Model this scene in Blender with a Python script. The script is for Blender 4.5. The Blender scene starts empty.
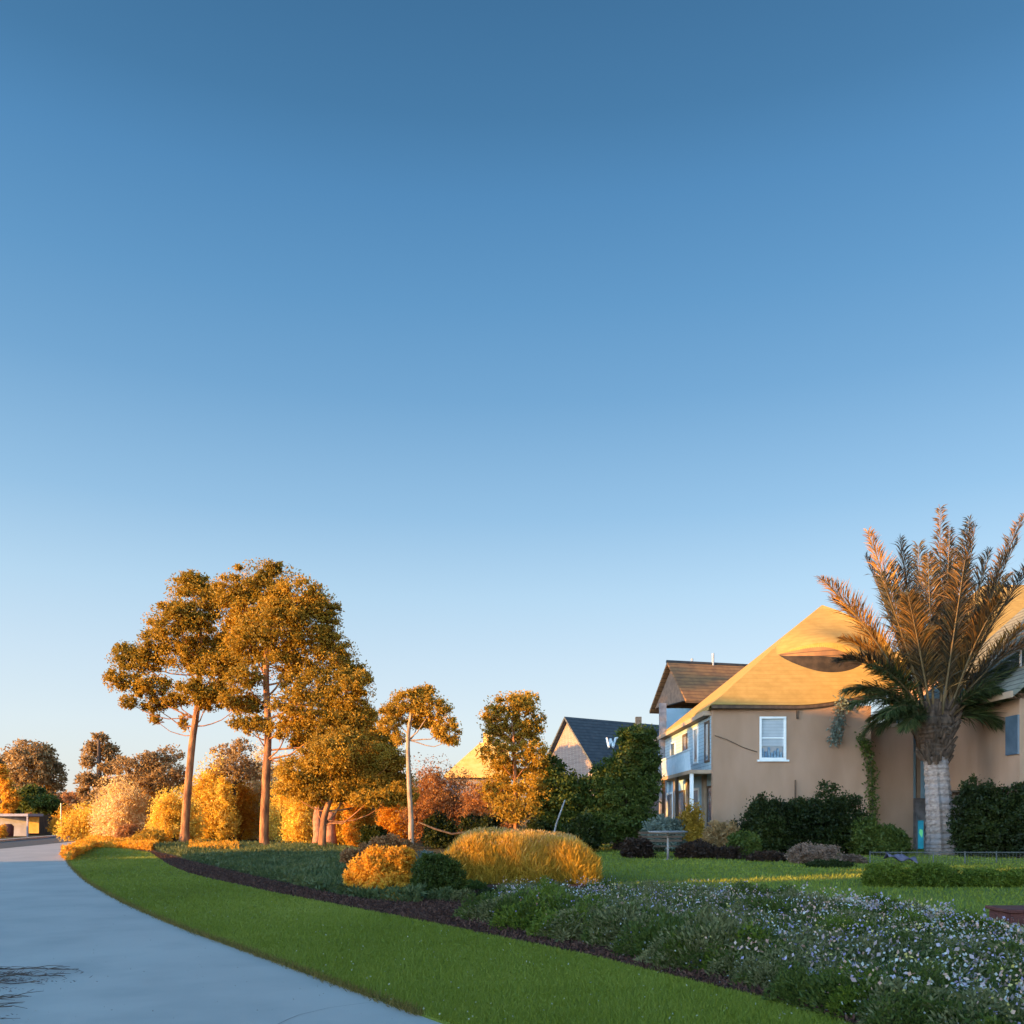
import bpy, math, random
import numpy as np
from mathutils import Vector
# ------------------------------------------------------------------ camera, sky, sun, exposure
F, CAMZ, HOR = 887.0, 1.6, 818.0
SC = bpy.context.scene
cam = bpy.data.cameras.new('camera'); camo = bpy.data.objects.new('camera', cam)
SC.collection.objects.link(camo); SC.camera = camo
camo.location = (0, 0, CAMZ); camo.rotation_euler = (math.radians(90), 0, 0)
cam.sensor_width = 36; cam.lens = 36*F/1024; cam.shift_y = (HOR-512)/1024
cam.clip_start = .1; cam.clip_end = 6000
AZ = math.radians(65)        # direction the light travels, measured from +Y toward +X
EL = math.radians(7)
w = bpy.data.worlds.new('World'); SC.world = w; w.use_nodes = True
nt = w.node_tree; bg = nt.nodes['Background']
sky = nt.nodes.new('ShaderNodeTexSky'); sky.sky_type = 'NISHITA'; sky.sun_disc = False
sky.sun_elevation = EL
sky.sun_rotation = AZ + math.pi
sky.air_density = 1.0; sky.dust_density = 0.7; sky.ozone_density = 3.0; sky.altitude = 0
bg.inputs[1].default_value = 0.15
# the clear evening sky: the Sky Texture blended with a measured zenith-to-horizon gradient by elevation
tcs = nt.nodes.new('ShaderNodeTexCoord'); sps = nt.nodes.new('ShaderNodeSeparateXYZ'); nt.links.new(tcs.outputs['Generated'], sps.inputs[0])
rmp = nt.nodes.new('ShaderNodeValToRGB'); nt.links.new(sps.outputs[2], rmp.inputs[0]); rmp.color_ramp.interpolation = 'B_SPLINE' if False else 'LINEAR'
def lin(c): return tuple((x/255/12.92 if x < 10 else ((x/255+.055)/1.055)**2.4) for x in c)
SKYT = [(0.0, (236,228,220)), (.045, (230,232,233)), (.10, (226,235,241)), (.17, (209,227,241)), (.24, (187,217,238)), (.32, (152,194,226)), (.426, (115,166,207)), (.50, (95,151,196)), (.572, (78,135,182)), (.62, (64,118,161)), (.68, (54,105,146)), (1.0, (45,92,135))]
e = rmp.color_ramp.elements
e[0].position = 0; e[0].color = (*lin(SKYT[0][1]), 1); e[1].position = 1; e[1].color = (*lin(SKYT[-1][1]), 1)
for p_, c_ in SKYT[1:-1]: q_ = e.new(p_); q_.color = (*lin(c_), 1)
EXPO = 1.6
gain = nt.nodes.new('ShaderNodeVectorMath'); gain.operation = 'SCALE'; gain.inputs['Scale'].default_value = 2**-EXPO/.15
nt.links.new(rmp.outputs[0], gain.inputs[0])
mxs = nt.nodes.new('ShaderNodeMixRGB'); mxs.inputs[0].default_value = .85
nt.links.new(sky.outputs[0], mxs.inputs[1]); nt.links.new(gain.outputs[0], mxs.inputs[2]); # added sky brightness on the sun side, behind the photographer, lifts the shade
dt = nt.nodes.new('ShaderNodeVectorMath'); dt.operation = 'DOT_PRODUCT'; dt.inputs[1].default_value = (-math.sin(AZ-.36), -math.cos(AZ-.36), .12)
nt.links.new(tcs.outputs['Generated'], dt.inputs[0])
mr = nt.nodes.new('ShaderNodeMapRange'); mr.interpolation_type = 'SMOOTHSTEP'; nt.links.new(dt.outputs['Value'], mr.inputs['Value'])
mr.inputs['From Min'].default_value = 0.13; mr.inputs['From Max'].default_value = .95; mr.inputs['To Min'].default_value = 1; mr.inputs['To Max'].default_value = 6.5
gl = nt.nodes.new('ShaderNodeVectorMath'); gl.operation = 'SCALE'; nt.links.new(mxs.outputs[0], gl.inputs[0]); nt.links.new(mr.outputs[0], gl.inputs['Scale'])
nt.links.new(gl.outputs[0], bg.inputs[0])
sun = bpy.data.lights.new('sun', 'SUN'); suno = bpy.data.objects.new('sun', sun)
SC.collection.objects.link(suno)
sun.energy = 5.0; sun.angle = math.radians(0.5); sun.color = (1.0, 0.50, 0.09)
sd = Vector((math.sin(AZ)*math.cos(EL), math.cos(AZ)*math.cos(EL), -math.sin(EL)))
suno.rotation_euler = sd.to_track_quat('-Z', 'Y').to_euler(); suno.location = (-50, -20, 30)
SC.view_settings.view_transform = 'Standard'; SC.view_settings.look = 'None'
SC.view_settings.gamma = 1; SC.view_settings.exposure = EXPO
R = np.random.default_rng(7); random.seed(7)
COL = SC.collection
# ------------------------------------------------------------------ helpers
def at(px, py, Y): return np.array([(px-512)/F*Y, Y, CAMZ-(py-HOR)/F*Y])
def gp(px, py):
    Y = CAMZ*F/(py-HOR); return np.array([(px-512)/F*Y, Y])
def tag(o, label=None, cat=None, group=None, kind=None):
    if label: o['label'] = label
    if cat: o['category'] = cat
    if group: o['group'] = group
    if kind: o['kind'] = kind
    return o
def empty(name, loc, label, cat, group=None):
    o = bpy.data.objects.new(name, None); COL.objects.link(o); o.location = loc
    o.empty_display_size = .2
    return tag(o, label, cat, group)
def link(name, me, mat, parent=None, loc=None):
    o = bpy.data.objects.new(name, me); COL.objects.link(o)
    if mat is not None and not me.materials: me.materials.append(mat)
    if parent is not None:
        o.parent = parent
        o.location = (-parent.location.x, -parent.location.y, -parent.location.z)
    if loc is not None: o.location = loc
    return o
class MB:
    def __init__(s): s.v = []; s.f = []
    def add(s, v, f):
        n = len(s.v); s.v += [tuple(map(float, p)) for p in v]; s.f += [tuple(i+n for i in q) for q in f]; return s
    def box(s, x0, x1, y0, y1, z0, z1):
        return s.add([(x0,y0,z0),(x1,y0,z0),(x1,y1,z0),(x0,y1,z0),(x0,y0,z1),(x1,y0,z1),(x1,y1,z1),(x0,y1,z1)],
            [(0,3,2,1),(4,5,6,7),(0,1,5,4),(1,2,6,5),(2,3,7,6),(3,0,4,7)])
    def tube(s, pts, rad, n=8, cap=True, jit=0):
        pts = [np.array(p, float) for p in pts]
        if np.isscalar(rad): rad = [rad]*len(pts)
        rings = []
        for i, p in enumerate(pts):
            d = pts[min(i+1, len(pts)-1)] - pts[max(i-1, 0)]; d = d/(np.linalg.norm(d)+1e-9)
            a = np.cross(d, (0,1,0) if abs(d[1]) < .9 else (1,0,0)); a /= np.linalg.norm(a); b = np.cross(d, a)
            rings.append([p + rad[i]*(1+jit*random.uniform(-1,1))*(math.cos(t)*a+math.sin(t)*b) for t in [2*math.pi*k/n for k in range(n)]])
        v = [q for r in rings for q in r]; f = []
        for i in range(len(pts)-1):
            for k in range(n):
                k2 = (k+1) % n; f.append((i*n+k, i*n+k2, (i+1)*n+k2, (i+1)*n+k))
        if cap: f.append(tuple(range(n))[::-1]); f.append(tuple((len(pts)-1)*n+k for k in range(n)))
        return s.add(v, f)
    def prism(s, poly, off):
        n = len(poly); poly = [np.array(p, float) for p in poly]; off = np.array(off, float)
        v = poly + [p+off for p in poly]
        return s.add(v, [tuple(range(n))[::-1], tuple(range(n, 2*n))] + [(i, (i+1)%n, (i+1)%n+n, i+n) for i in range(n)])
    def build(s, name, mat, parent=None, smooth=False, bevel=0):
        me = bpy.data.meshes.new(name); me.from_pydata(s.v, [], s.f); me.update()
        import bmesh
        b = bmesh.new(); b.from_mesh(me); bmesh.ops.recalc_face_normals(b, faces=b.faces); b.to_mesh(me); b.free()
        if smooth: me.polygons.foreach_set('use_smooth', [True]*len(me.polygons))
        o = link(name, me, mat, parent)
        if bevel:
            m = o.modifiers.new('bevel', 'BEVEL'); m.width = bevel; m.segments = 2; m.limit_method = 'ANGLE'
        return o
def npmesh(name, V, k, rnd=None):
    """faces of k vertices each, laid out in order in V"""
    V = np.ascontiguousarray(V, dtype=np.float32).reshape(-1, 3); nf = len(V)//k
    me = bpy.data.meshes.new(name); me.vertices.add(len(V)); me.vertices.foreach_set('co', V.ravel())
    me.loops.add(len(V)); me.loops.foreach_set('vertex_index', np.arange(len(V), dtype=np.int32))
    me.polygons.add(nf); me.polygons.foreach_set('loop_start', np.arange(0, len(V), k, dtype=np.int32))
    me.polygons.foreach_set('loop_total', np.full(nf, k, dtype=np.int32))
    if rnd is not None:
        a = me.attributes.new('rnd', 'FLOAT', 'FACE'); a.data.foreach_set('value', np.asarray(rnd, dtype=np.float32))
    me.update(calc_edges=True); return me
def unit(n):
    a = R.normal(size=(n, 3)); return a/np.linalg.norm(a, axis=1)[:, None]
def leafV(P, L, W, A=None, spread=1.0):
    """rhombic leaves at P"""
    n = len(P); d = unit(n)*spread
    if A is not None: d = d + A
    d /= np.linalg.norm(d, axis=1)[:, None]
    b = np.cross(d, unit(n)); b /= np.linalg.norm(b, axis=1)[:, None]+1e-9
    L = (np.zeros(n)+L)[:, None]; W = (np.zeros(n)+W)[:, None]
    V = np.stack([P, P+d*L*.45+b*W*.5, P+d*L, P+d*L*.45-b*W*.5], axis=1)
    return V
def nrnd(P, s, seed=0):
    """cheap smooth noise 0..1 for clumpwise colour"""
    q = P*s
    v = np.sin(q[:,0]*1.7+seed)+np.sin(q[:,1]*1.3+q[:,2]*.9+seed*2)+np.sin(q[:,2]*2.1-q[:,0]*.8+seed*3)
    return (v/3+1)/2
# ------------------------------------------------------------------ materials
def newmat(name):
    m = bpy.data.materials.new(name); m.use_nodes = True; t = m.node_tree
    return m, t, t.nodes['Principled BSDF'], t.nodes['Material Output']
def leafmat(name, cols, trans=.45, rough=.55, spec=.3):
    m, t, p, out = newmat(name)
    a = t.nodes.new('ShaderNodeAttribute'); a.attribute_name = 'rnd'; a.attribute_type = 'GEOMETRY'
    r = t.nodes.new('ShaderNodeValToRGB'); t.links.new(a.outputs['Fac'], r.inputs[0])
    e = r.color_ramp.elements
    for i, c in enumerate(cols):
        x = i/(len(cols)-1)
        if i == 0: e[0].position = 0; e[0].color = (*c, 1)
        elif i == len(cols)-1: e[-1].position = 1; e[-1].color = (*c, 1)
        else: q = e.new(x); q.color = (*c, 1)
    t.links.new(r.outputs[0], p.inputs['Base Color']); p.inputs['Roughness'].default_value = rough
    p.inputs['Specular IOR Level'].default_value = spec
    tr = t.nodes.new('ShaderNodeBsdfTranslucent'); t.links.new(r.outputs[0], tr.inputs[0])
    mx = t.nodes.new('ShaderNodeMixShader'); mx.inputs[0].default_value = trans
    t.links.new(p.outputs[0], mx.inputs[1]); t.links.new(tr.outputs[0], mx.inputs[2]); t.links.new(mx.outputs[0], out.inputs[0])
    return m
def mat(name, c1, c2=None, scale=3, rough=.8, bump=0, bscale=40, detail=6, stretch=(1,1,1), spec=.3, metal=0, lo=.35, hi=.65, c3=None, s3=.4):
    m, t, p, out = newmat(name); L = t.links.new
    tc = t.nodes.new('ShaderNodeTexCoord'); mp = t.nodes.new('ShaderNodeMapping'); L(tc.outputs['Object'], mp.inputs[0])
    mp.inputs['Scale'].default_value = stretch
    p.inputs['Roughness'].default_value = rough; p.inputs['Metallic'].default_value = metal
    p.inputs['Specular IOR Level'].default_value = spec
    c2 = c2 or tuple(x*.8 for x in c1)
    n = t.nodes.new('ShaderNodeTexNoise'); n.inputs['Scale'].default_value = scale; n.inputs['Detail'].default_value = detail
    L(mp.outputs[0], n.inputs[0])
    r = t.nodes.new('ShaderNodeValToRGB'); L(n.outputs[0], r.inputs[0])
    r.color_ramp.elements[0].color = (*c1, 1); r.color_ramp.elements[1].color = (*c2, 1)
    r.color_ramp.elements[0].position = lo; r.color_ramp.elements[1].position = hi
    last = r.outputs[0]
    if c3:
        n3 = t.nodes.new('ShaderNodeTexNoise'); n3.inputs['Scale'].default_value = s3; n3.inputs['Detail'].default_value = 3
        L(mp.outputs[0], n3.inputs[0])
        r3 = t.nodes.new('ShaderNodeValToRGB'); L(n3.outputs[0], r3.inputs[0])
        r3.color_ramp.elements[0].position = .45; r3.color_ramp.elements[1].position = .7
        mx = t.nodes.new('ShaderNodeMixRGB'); L(r3.outputs[0], mx.inputs[0]); L(last, mx.inputs[1]); mx.inputs[2].default_value = (*c3, 1)
        last = mx.outputs[0]
    L(last, p.inputs['Base Color'])
    if bump:
        b = t.nodes.new('ShaderNodeTexNoise'); b.inputs['Scale'].default_value = bscale; b.inputs['Detail'].default_value = 4
        L(mp.outputs[0], b.inputs[0])
        bp = t.nodes.new('ShaderNodeBump'); bp.inputs['Strength'].default_value = bump; bp.inputs['Distance'].default_value = .03
        L(b.outputs[0], bp.inputs['Height']); L(bp.outputs[0], p.inputs['Normal'])
    return m
def bandmat(name, c1, c2, period, axis='Z', duty=.12, rough=.7, bump=.6, c3=None):
    """siding / shingle courses: dark joint lines every period metres along an axis, plus mottling"""
    m, t, p, out = newmat(name); L = t.links.new
    tc = t.nodes.new('ShaderNodeTexCoord'); sp = t.nodes.new('ShaderNodeSeparateXYZ'); L(tc.outputs['Object'], sp.inputs[0])
    mod = t.nodes.new('ShaderNodeMath'); mod.operation = 'FRACT'
    dv = t.nodes.new('ShaderNodeMath'); dv.operation = 'DIVIDE'; dv.inputs[1].default_value = period
    L(sp.outputs[axis], dv.inputs[0]); L(dv.outputs[0], mod.inputs[0])
    lt = t.nodes.new('ShaderNodeMath'); lt.operation = 'LESS_THAN'; lt.inputs[1].default_value = duty; L(mod.outputs[0], lt.inputs[0])
    n = t.nodes.new('ShaderNodeTexNoise'); n.inputs['Scale'].default_value = 2.2; n.inputs['Detail'].default_value = 8; L(tc.outputs['Object'], n.inputs[0])
    r = t.nodes.new('ShaderNodeValToRGB'); L(n.outputs[0], r.inputs[0])
    r.color_ramp.elements[0].color = (*c1, 1); r.color_ramp.elements[1].color = (*c2, 1)
    r.color_ramp.elements[0].position = .35; r.color_ramp.elements[1].position = .65
    mx = t.nodes.new('ShaderNodeMixRGB'); L(lt.outputs[0], mx.inputs[0]); L(r.outputs[0], mx.inputs[1]); mx.inputs[2].default_value = (*(c3 or tuple(x*.45 for x in c1)), 1)
    L(mx.outputs[0], p.inputs['Base Color']); p.inputs['Roughness'].default_value = rough
    bp = t.nodes.new('ShaderNodeBump'); bp.inputs['Strength'].default_value = bump; bp.inputs['Distance'].default_value = .02
    L(mod.outputs[0], bp.inputs['Height']); L(bp.outputs[0], p.inputs['Normal'])
    return m
def brickmat(name, c1, c2, mortar, sx=4.0, rot=0):
    m, t, p, out = newmat(name); L = t.links.new
    tc = t.nodes.new('ShaderNodeTexCoord'); sp = t.nodes.new('ShaderNodeSeparateXYZ'); L(tc.outputs['Object'], sp.inputs[0])
    ad = t.nodes.new('ShaderNodeMath'); L(sp.outputs[0], ad.inputs[0]); L(sp.outputs[1], ad.inputs[1])
    cb = t.nodes.new('ShaderNodeCombineXYZ'); L(ad.outputs[0], cb.inputs[0]); L(sp.outputs[2], cb.inputs[1])
    b = t.nodes.new('ShaderNodeTexBrick'); L(cb.outputs[0], b.inputs[0]); b.inputs['Scale'].default_value = sx
    b.inputs['Color1'].default_value = (*c1, 1); b.inputs['Color2'].default_value = (*c2, 1); b.inputs['Mortar'].default_value = (*mortar, 1)
    L(b.outputs[0], p.inputs['Base Color']); p.inputs['Roughness'].default_value = .9
    return m
M = {}
M['lawn'] = mat('lawn', (.13,.155,.014), (.18,.20,.022), 1.2, .9, .8, 60, c3=(.09,.115,.014), s3=.25)
M['blade'] = leafmat('grass_blade', [(.14,.16,.014),(.20,.23,.020),(.30,.31,.05)], .3, .5)
M['earth'] = mat('earth', (.035,.030,.012), (.07,.055,.02), 1.5, .95, .7, 30, c3=(.10,.07,.02), s3=.05)
M['path'] = mat('path_concrete', (.39,.36,.33), (.45,.415,.375), .35, .6, .3, 160, c3=(.355,.335,.31), s3=.9, spec=.4)
M['road'] = mat('asphalt', (.060,.068,.07), (.085,.09,.09), 3, .8, .3, 80)
M['kerb'] = mat('kerb', (.45,.44,.42), (.55,.54,.5), 2, .8)
M['mulch'] = mat('mulch', (.035,.013,.009), (.085,.032,.02), 18, .95, 1, 50)
M['chips'] = leafmat('mulch_chips', [(.03,.011,.008),(.075,.03,.02),(.13,.06,.04)], 0, .9)
M['bark'] = mat('pine_bark', (.15,.06,.03), (.42,.18,.075), 5, .95, 1, 14, stretch=(1,1,.25))
M['darkbark'] = mat('dark_bark', (.045,.03,.025), (.11,.075,.055), 6, .95, 1, 14, stretch=(1,1,.3))
M['slim'] = mat('slim_bark', (.26,.16,.10), (.42,.30,.22), 4, .85, .8, 12, stretch=(1,1,.4))
M['palebark'] = mat('pale_bark', (.30,.26,.22), (.50,.45,.38), 4, .85, .8, 12, stretch=(1,1,.4))
M['stucco'] = mat('stucco', (.36,.215,.135), (.405,.245,.16), 1.3, .9, .6, 90, stretch=(1,1,.35), c3=(.31,.18,.112), s3=.5)
M['white'] = mat('white_paint', (.70,.70,.68), (.78,.78,.76), 3, .5)
M['glass'] = mat('window_glass', (.06,.09,.12), (.10,.14,.18), 1.2, .08, spec=.9)
M['blind'] = bandmat('blind', (.42,.46,.50), (.50,.54,.57), .07, 'Z', .2, .7)
M['blue'] = bandmat('blue_siding', (.26,.38,.46), (.33,.45,.52), .18, 'Z', .12, .6)
M['bluewall'] = mat('blue_render', (.28,.42,.52), (.34,.48,.57), .9, .8, .3, 60)
M['brown'] = mat('brown_wood', (.075,.045,.03), (.13,.08,.05), 4, .8, .3, 30, stretch=(1,1,.3))
M['tan'] = mat('tan_trim', (.32,.22,.15), (.40,.28,.19), 3, .8)
M['roofclay'] = bandmat('clay_roof', (.31,.185,.045), (.38,.23,.062), .22, 'Z', .08, .9, .3, c3=(.28,.16,.040))
M['roofbrown'] = bandmat('brown_roof', (.17,.085,.04), (.26,.13,.05), .25, 'Z', .14, .9, .4)
M['roofdark'] = bandmat('slate_roof', (.045,.055,.065), (.07,.08,.09), .28, 'Z', .15, .75)
M['roofgreen'] = bandmat('grey_green_roof', (.14,.14,.11), (.21,.20,.16), .25, 'Z', .18, .85)  # grey green courses with random mottling
M['brick'] = brickmat('pale_brick', (.27,.19,.155), (.20,.135,.11), (.33,.27,.235), 3.0)
M['redbrick'] = mat('red_block', (.10,.03,.025), (.15,.05,.04), 4, .9, .5, 40)
M['gold_wall'] = mat('gold_wall', (.70,.40,.10), (.8,.5,.16), 2, .9)
M['metal'] = mat('grey_metal', (.30,.31,.32), (.38,.39,.40), 3, .5, metal=.4)
M['wire'] = mat('wire', (.09,.09,.09), (.14,.14,.13), 3, .6, metal=.3)
M['darkmetal'] = mat('dark_metal', (.03,.03,.035), (.05,.05,.05), 3, .5)
M['stone'] = mat('stone', (.20,.17,.17), (.32,.28,.27), 3, .9, .8, 18)
M['palmtrunk'] = mat('palm_trunk', (.22,.15,.12), (.37,.27,.22), 7, .95, 1, 9, stretch=(1,1,1.6), c3=(.26,.22,.21), s3=1.2)
M['boots'] = mat('palm_boots', (.045,.028,.020), (.12,.075,.05), 8, .95, 1, 14, stretch=(1,1,.25))
M['rachis'] = mat('frond_rib', (.11,.075,.035), (.20,.12,.05), 4, .7)
# foliage palettes (leaf base colours; pine, gold and brown carry added sunlit warmth)
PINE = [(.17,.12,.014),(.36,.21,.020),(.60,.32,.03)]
OLIVE = [(.25,.15,.018),(.45,.26,.028),(.62,.36,.04)]
GOLD = [(.58,.34,.04),(.82,.55,.08),(.92,.74,.18)]
CREAM = [(.60,.38,.12),(.80,.58,.26),(.90,.75,.45)]
AMBER = [(.45,.17,.015),(.68,.33,.03),(.85,.52,.06)]
RUST = [(.26,.10,.04),(.42,.19,.07),(.52,.30,.12)]
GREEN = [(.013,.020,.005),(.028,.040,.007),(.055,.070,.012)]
MIDG = [(.045,.062,.012),(.08,.11,.018),(.15,.17,.03)]
LIME = [(.065,.10,.010),(.12,.16,.016),(.20,.23,.025)]
TEAL = [(.06,.085,.03),(.10,.125,.042),(.18,.18,.06)]
GREY = [(.12,.15,.12),(.20,.24,.19),(.32,.35,.30)]
BROWN = [(.22,.13,.055),(.36,.22,.09),(.5,.33,.15)]
WINE = [(.03,.018,.012),(.055,.03,.02),(.09,.05,.03)]
SAGE = [(.09,.095,.03),(.17,.165,.06),(.30,.27,.12)]
PAL = dict(dry=[(.16,.095,.065),(.27,.17,.12),(.38,.25,.18)], sage=SAGE, pine=PINE, olive=OLIVE, gold=GOLD, cream=CREAM, amber=AMBER, rust=RUST, green=GREEN, midg=MIDG, lime=LIME, teal=TEAL, grey=GREY, brown=BROWN, wine=WINE)
for k, v in PAL.items(): M['L_'+k] = leafmat('leaf_'+k, v, .45 if k not in ('gold', 'cream', 'amber') else .5)
# ------------------------------------------------------------------ ground
def catmull(P, n=8):
    P = [np.array(p, float) for p in P]; Q = [2*P[0]-P[1]] + P + [2*P[-1]-P[-2]]; out = []
    for i in range(1, len(Q)-2):
        for t in np.linspace(0, 1, n, endpoint=False):
            out.append(.5*((2*Q[i])+(-Q[i-1]+Q[i+1])*t+(2*Q[i-1]-5*Q[i]+4*Q[i+1]-Q[i+2])*t*t+(-Q[i-1]+3*Q[i]-3*Q[i+1]+Q[i+2])*t**3))
    out.append(P[-1]); return out
def pixcurve(pts, n=8): return catmull([gp(*p) for p in pts], n)
def inpoly(X, Y, poly):
    poly = np.array(poly); ins = np.zeros(len(X), bool); j = len(poly)-1
    for i in range(len(poly)):
        xi, yi = poly[i]; xj, yj = poly[j]
        c = ((yi > Y) != (yj > Y)) & (X < (xj-xi)*(Y-yi)/(yj-yi+1e-12)+xi); ins ^= c; j = i
    return ins
def sheet(name, poly, z, m, edge=0):
    """flat sheet with a skirt of given depth"""
    b = MB(); P = [(p[0], p[1], z) for p in poly]; n = len(P)
    b.add(P, [tuple(range(n))])
    if edge: b.add(P+[(p[0], p[1], z-edge) for p in poly], [(i, (i+1)%n, (i+1)%n+n, i+n) for i in range(n)])
    return tag(b.build(name, m), kind='structure')
G = MB(); G.box(-3000, 3000, -200, 5000, -2, 0); tag(G.build('ground', M['earth']), kind='structure')
pathR = pixcurve([(440,1024),(370,998),(300,972),(240,950),(190,932),(142,912),(108,895),(82,878),(68,862),(70,853),(88,841.5)])
near = [np.array((2.0, 2.0)), np.array((1.2, 4.5))]
pathpoly = near + pathR + [np.array((-31,66)), np.array((-26,44)), np.array((-21,26)), np.array((-16,8)), np.array((-14,-6)), np.array((2.5,-6))]
sheet('path', pathpoly, .008, M['path'])
roadN = [np.array(p) for p in ((-12,-6),(-16,8),(-21,26),(-26,44),(-31,66),(-40,92),(-56,125),(-90,170))]
roadF = [np.array(p) for p in ((-105,165),(-66,122),(-50,104),(-40,80),(-34.5,60),(-29.5,40),(-25,24),(-20,8),(-17,-6))]
sheet('road', roadN+roadF, .004, M['road'])
K = MB()
rf = roadF[:8]
for i in range(len(rf)-1):
    a, b = rf[i], rf[i+1]; d = (b-a)/np.linalg.norm(b-a); nn = np.array((-d[1], d[0]))*-.35
    K.prism([(*a, 0), (*b, 0), (*(b+nn), 0), (*(a+nn), 0)], (0,0,.13))
tag(K.build('kerb', M['kerb']), kind='structure')
mulchL = pixcurve([(150,853),(180,871),(260,891),(340,907),(430,925),(500,940),(586,958),(692,985),(777,1006),(840,1026),(1000,1080)])
mulchU = pixcurve([(146,850),(190,862),(260,879),(345,898),(415,906),(480,919),(533,929),(613,945),(660,958),(714,977),(777,993),(852,1020),(1010,1070)])
lawnpoly = [np.array((3.4,4.2)), np.array((1.6,4.5))] + pathR[:-14] + [gp(95,846), gp(120,848)] + mulchL
sheet('lawn', lawnpoly, .03, M['lawn'], .05)
sheet('mulch_strip', mulchL + [np.array((4.2,3.6)), np.array((9,3.6)), np.array((9,12)), np.array((5,22)), np.array((-4,22)), np.array((-12,42))], .02, M['mulch'], .0)
backpoly = [gp(560,846), gp(700,842), gp(1024,838), np.array((40,50)), np.array((40,12)), gp(1024,946), gp(850,909), gp(700,901), gp(597,899), gp(585,880)]
sheet('back_lawn', backpoly, .028, M['lawn'], .04)
bedpoly = [np.array(q) for q in mulchU] + [np.array((7.5,4.5)), np.array((9.5,6)), np.array((12.5,10)), gp(1024,952), gp(940,926), gp(850,911), gp(760,903), gp(640,898), gp(560,896), gp(505,898), gp(496,905)]
bedpoly = [q for q in bedpoly if 512+F*q[0]/q[1] > 494]
# ground cover bed on the left beyond the mulch strip
gcpoly = [np.array(q) for q in pixcurve([(150,849),(190,861),(260,878),(345,897),(420,906)])] + [gp(430,880), gp(420,860), gp(330,848), gp(250,845), gp(180,845)]
sheet('shrub_bed', gcpoly, .024, M['earth'])
def scatter(poly, n, p=2.0):
    """n points in a ground polygon, denser toward the street side"""
    poly = np.array(poly); x0, y0 = poly.min(0); x1, y1 = poly.max(0); y0 = max(y0, 3.0); out = []
    tot = 0
    while tot < n:
        u = R.random(n*2)
        if p == 0: y = y0+(y1-y0)*u
        elif p == 1: y = y0*(y1/y0)**u
        else: y = 1/(1/y0+(1/y1-1/y0)*u)
        x = R.uniform(x0, x1, n*2); k = inpoly(x, y, poly)&(x*0+1 > 0)
        # keep acceptance uniform across the width that can be seen
        k &= R.random(n*2) < np.clip(8.0/np.maximum(y, 8), .12, 1)*1.0+.15
        out.append(np.stack([x[k], y[k]], 1)); tot += k.sum()
    return np.concatenate(out)[:n]
def blades(name, poly, n, h, mt, z=.03, p=2.0, lean=.5, label='', cat='grass', wd=.004, hvar=.5, keep=None):
    P = scatter(poly, n, p); P3 = np.column_stack([P, np.full(len(P), z)])
    if keep is not None: P3 = P3[keep(P3)]
    n = len(P3); d = R.normal(size=(n, 3))*lean; d[:, 2] = 1; d /= np.linalg.norm(d, axis=1)[:, None]
    L = (h*(1+hvar*R.uniform(-1, 1, n)))[:, None]
    s = R.normal(size=(n, 3)); s[:, 2] = 0; s /= np.linalg.norm(s, axis=1)[:, None]
    W = np.clip(wd*P3[:, 1]/7, wd, .03)[:, None]
    V = np.stack([P3-s*W, P3+s*W, P3+d*L], 1)
    r = np.clip(.5*nrnd(P3, .7)+.2*nrnd(P3, 3.1, 2)+.4*R.random(n)-.1, 0, 1)
    o = link(name, npmesh(name, V, 3, r), mt)
    return tag(o, label, cat, kind='stuff')
blades('grass', lawnpoly, 330000, .035, M['blade'], label='short mown green lawn grass beside the curving path')
blades('grass', backpoly, 120000, .07, M['blade'], z=.028, p=1, label='mown grass behind the flower bed in front of the houses')
P = scatter(lawnpoly, 420, 2); P3 = np.column_stack([P, np.full(len(P), .06)])
tag(link('clover_blossoms', npmesh('clover_blossoms', leafV(P3, R.uniform(.012, .03, len(P)), .015, np.array([0, 0, .3])), 4, R.random(len(P))), leafmat('clover', [(.3,.32,.2),(.5,.5,.4)])), 'tiny pale clover blossoms scattered in the lawn', 'flowers', kind='stuff')
# dry golden fringe along the path edge
P = np.array(pathR[2:-6]); idx = R.integers(0, len(P)-1, 16000); tt = R.random((16000, 1))
E = P[idx]*(1-tt)+P[idx+1]*tt+R.normal(0, .035, (16000, 2))*np.array([1, 1])
E3 = np.column_stack([E, np.full(len(E), .02)]); dd = R.normal(size=(len(E), 3))*.7; dd[:, 2] = 1
V = leafV(E3, R.uniform(.03, .07, len(E)), .008, dd, .3)
tag(link('grass_fringe', npmesh('grass_fringe', V, 4, R.random(len(E))), leafmat('dry_grass', [(.09,.085,.02),(.20,.14,.035),(.30,.20,.05)])), 'thin dry golden grass fringe along the path edge', 'grass', kind='stuff')
cr = MB()
for x0_, y0_, a_, L_ in [(-1.8, 6.2, 1.9, 2.6), (-4.6, 13.0, .4, 3.4), (-9.5, 22.0, .2, 4.0)]:
    p_ = np.array([x0_, y0_]); Pc = []
    for k in range(16): Pc.append(p_.copy()); a_ += random.uniform(-.35, .35); p_ = p_+np.array([math.cos(a_), math.sin(a_)])*L_/16
    for k in range(15):
        d_ = Pc[k+1]-Pc[k]; n__ = np.array([-d_[1], d_[0]])/np.linalg.norm(d_)*.004*(1-k/18)
        cr.add([(*(Pc[k]-n__), .0125), (*(Pc[k]+n__), .0125), (*(Pc[k+1]+n__), .0125), (*(Pc[k+1]-n__), .0125)], [(0, 1, 2, 3)])
tag(cr.build('path_cracks', M['road']), kind='structure')
P = scatter(pathpoly, 2600, 2); P3 = np.column_stack([P, np.full(len(P), .012)])
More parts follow.
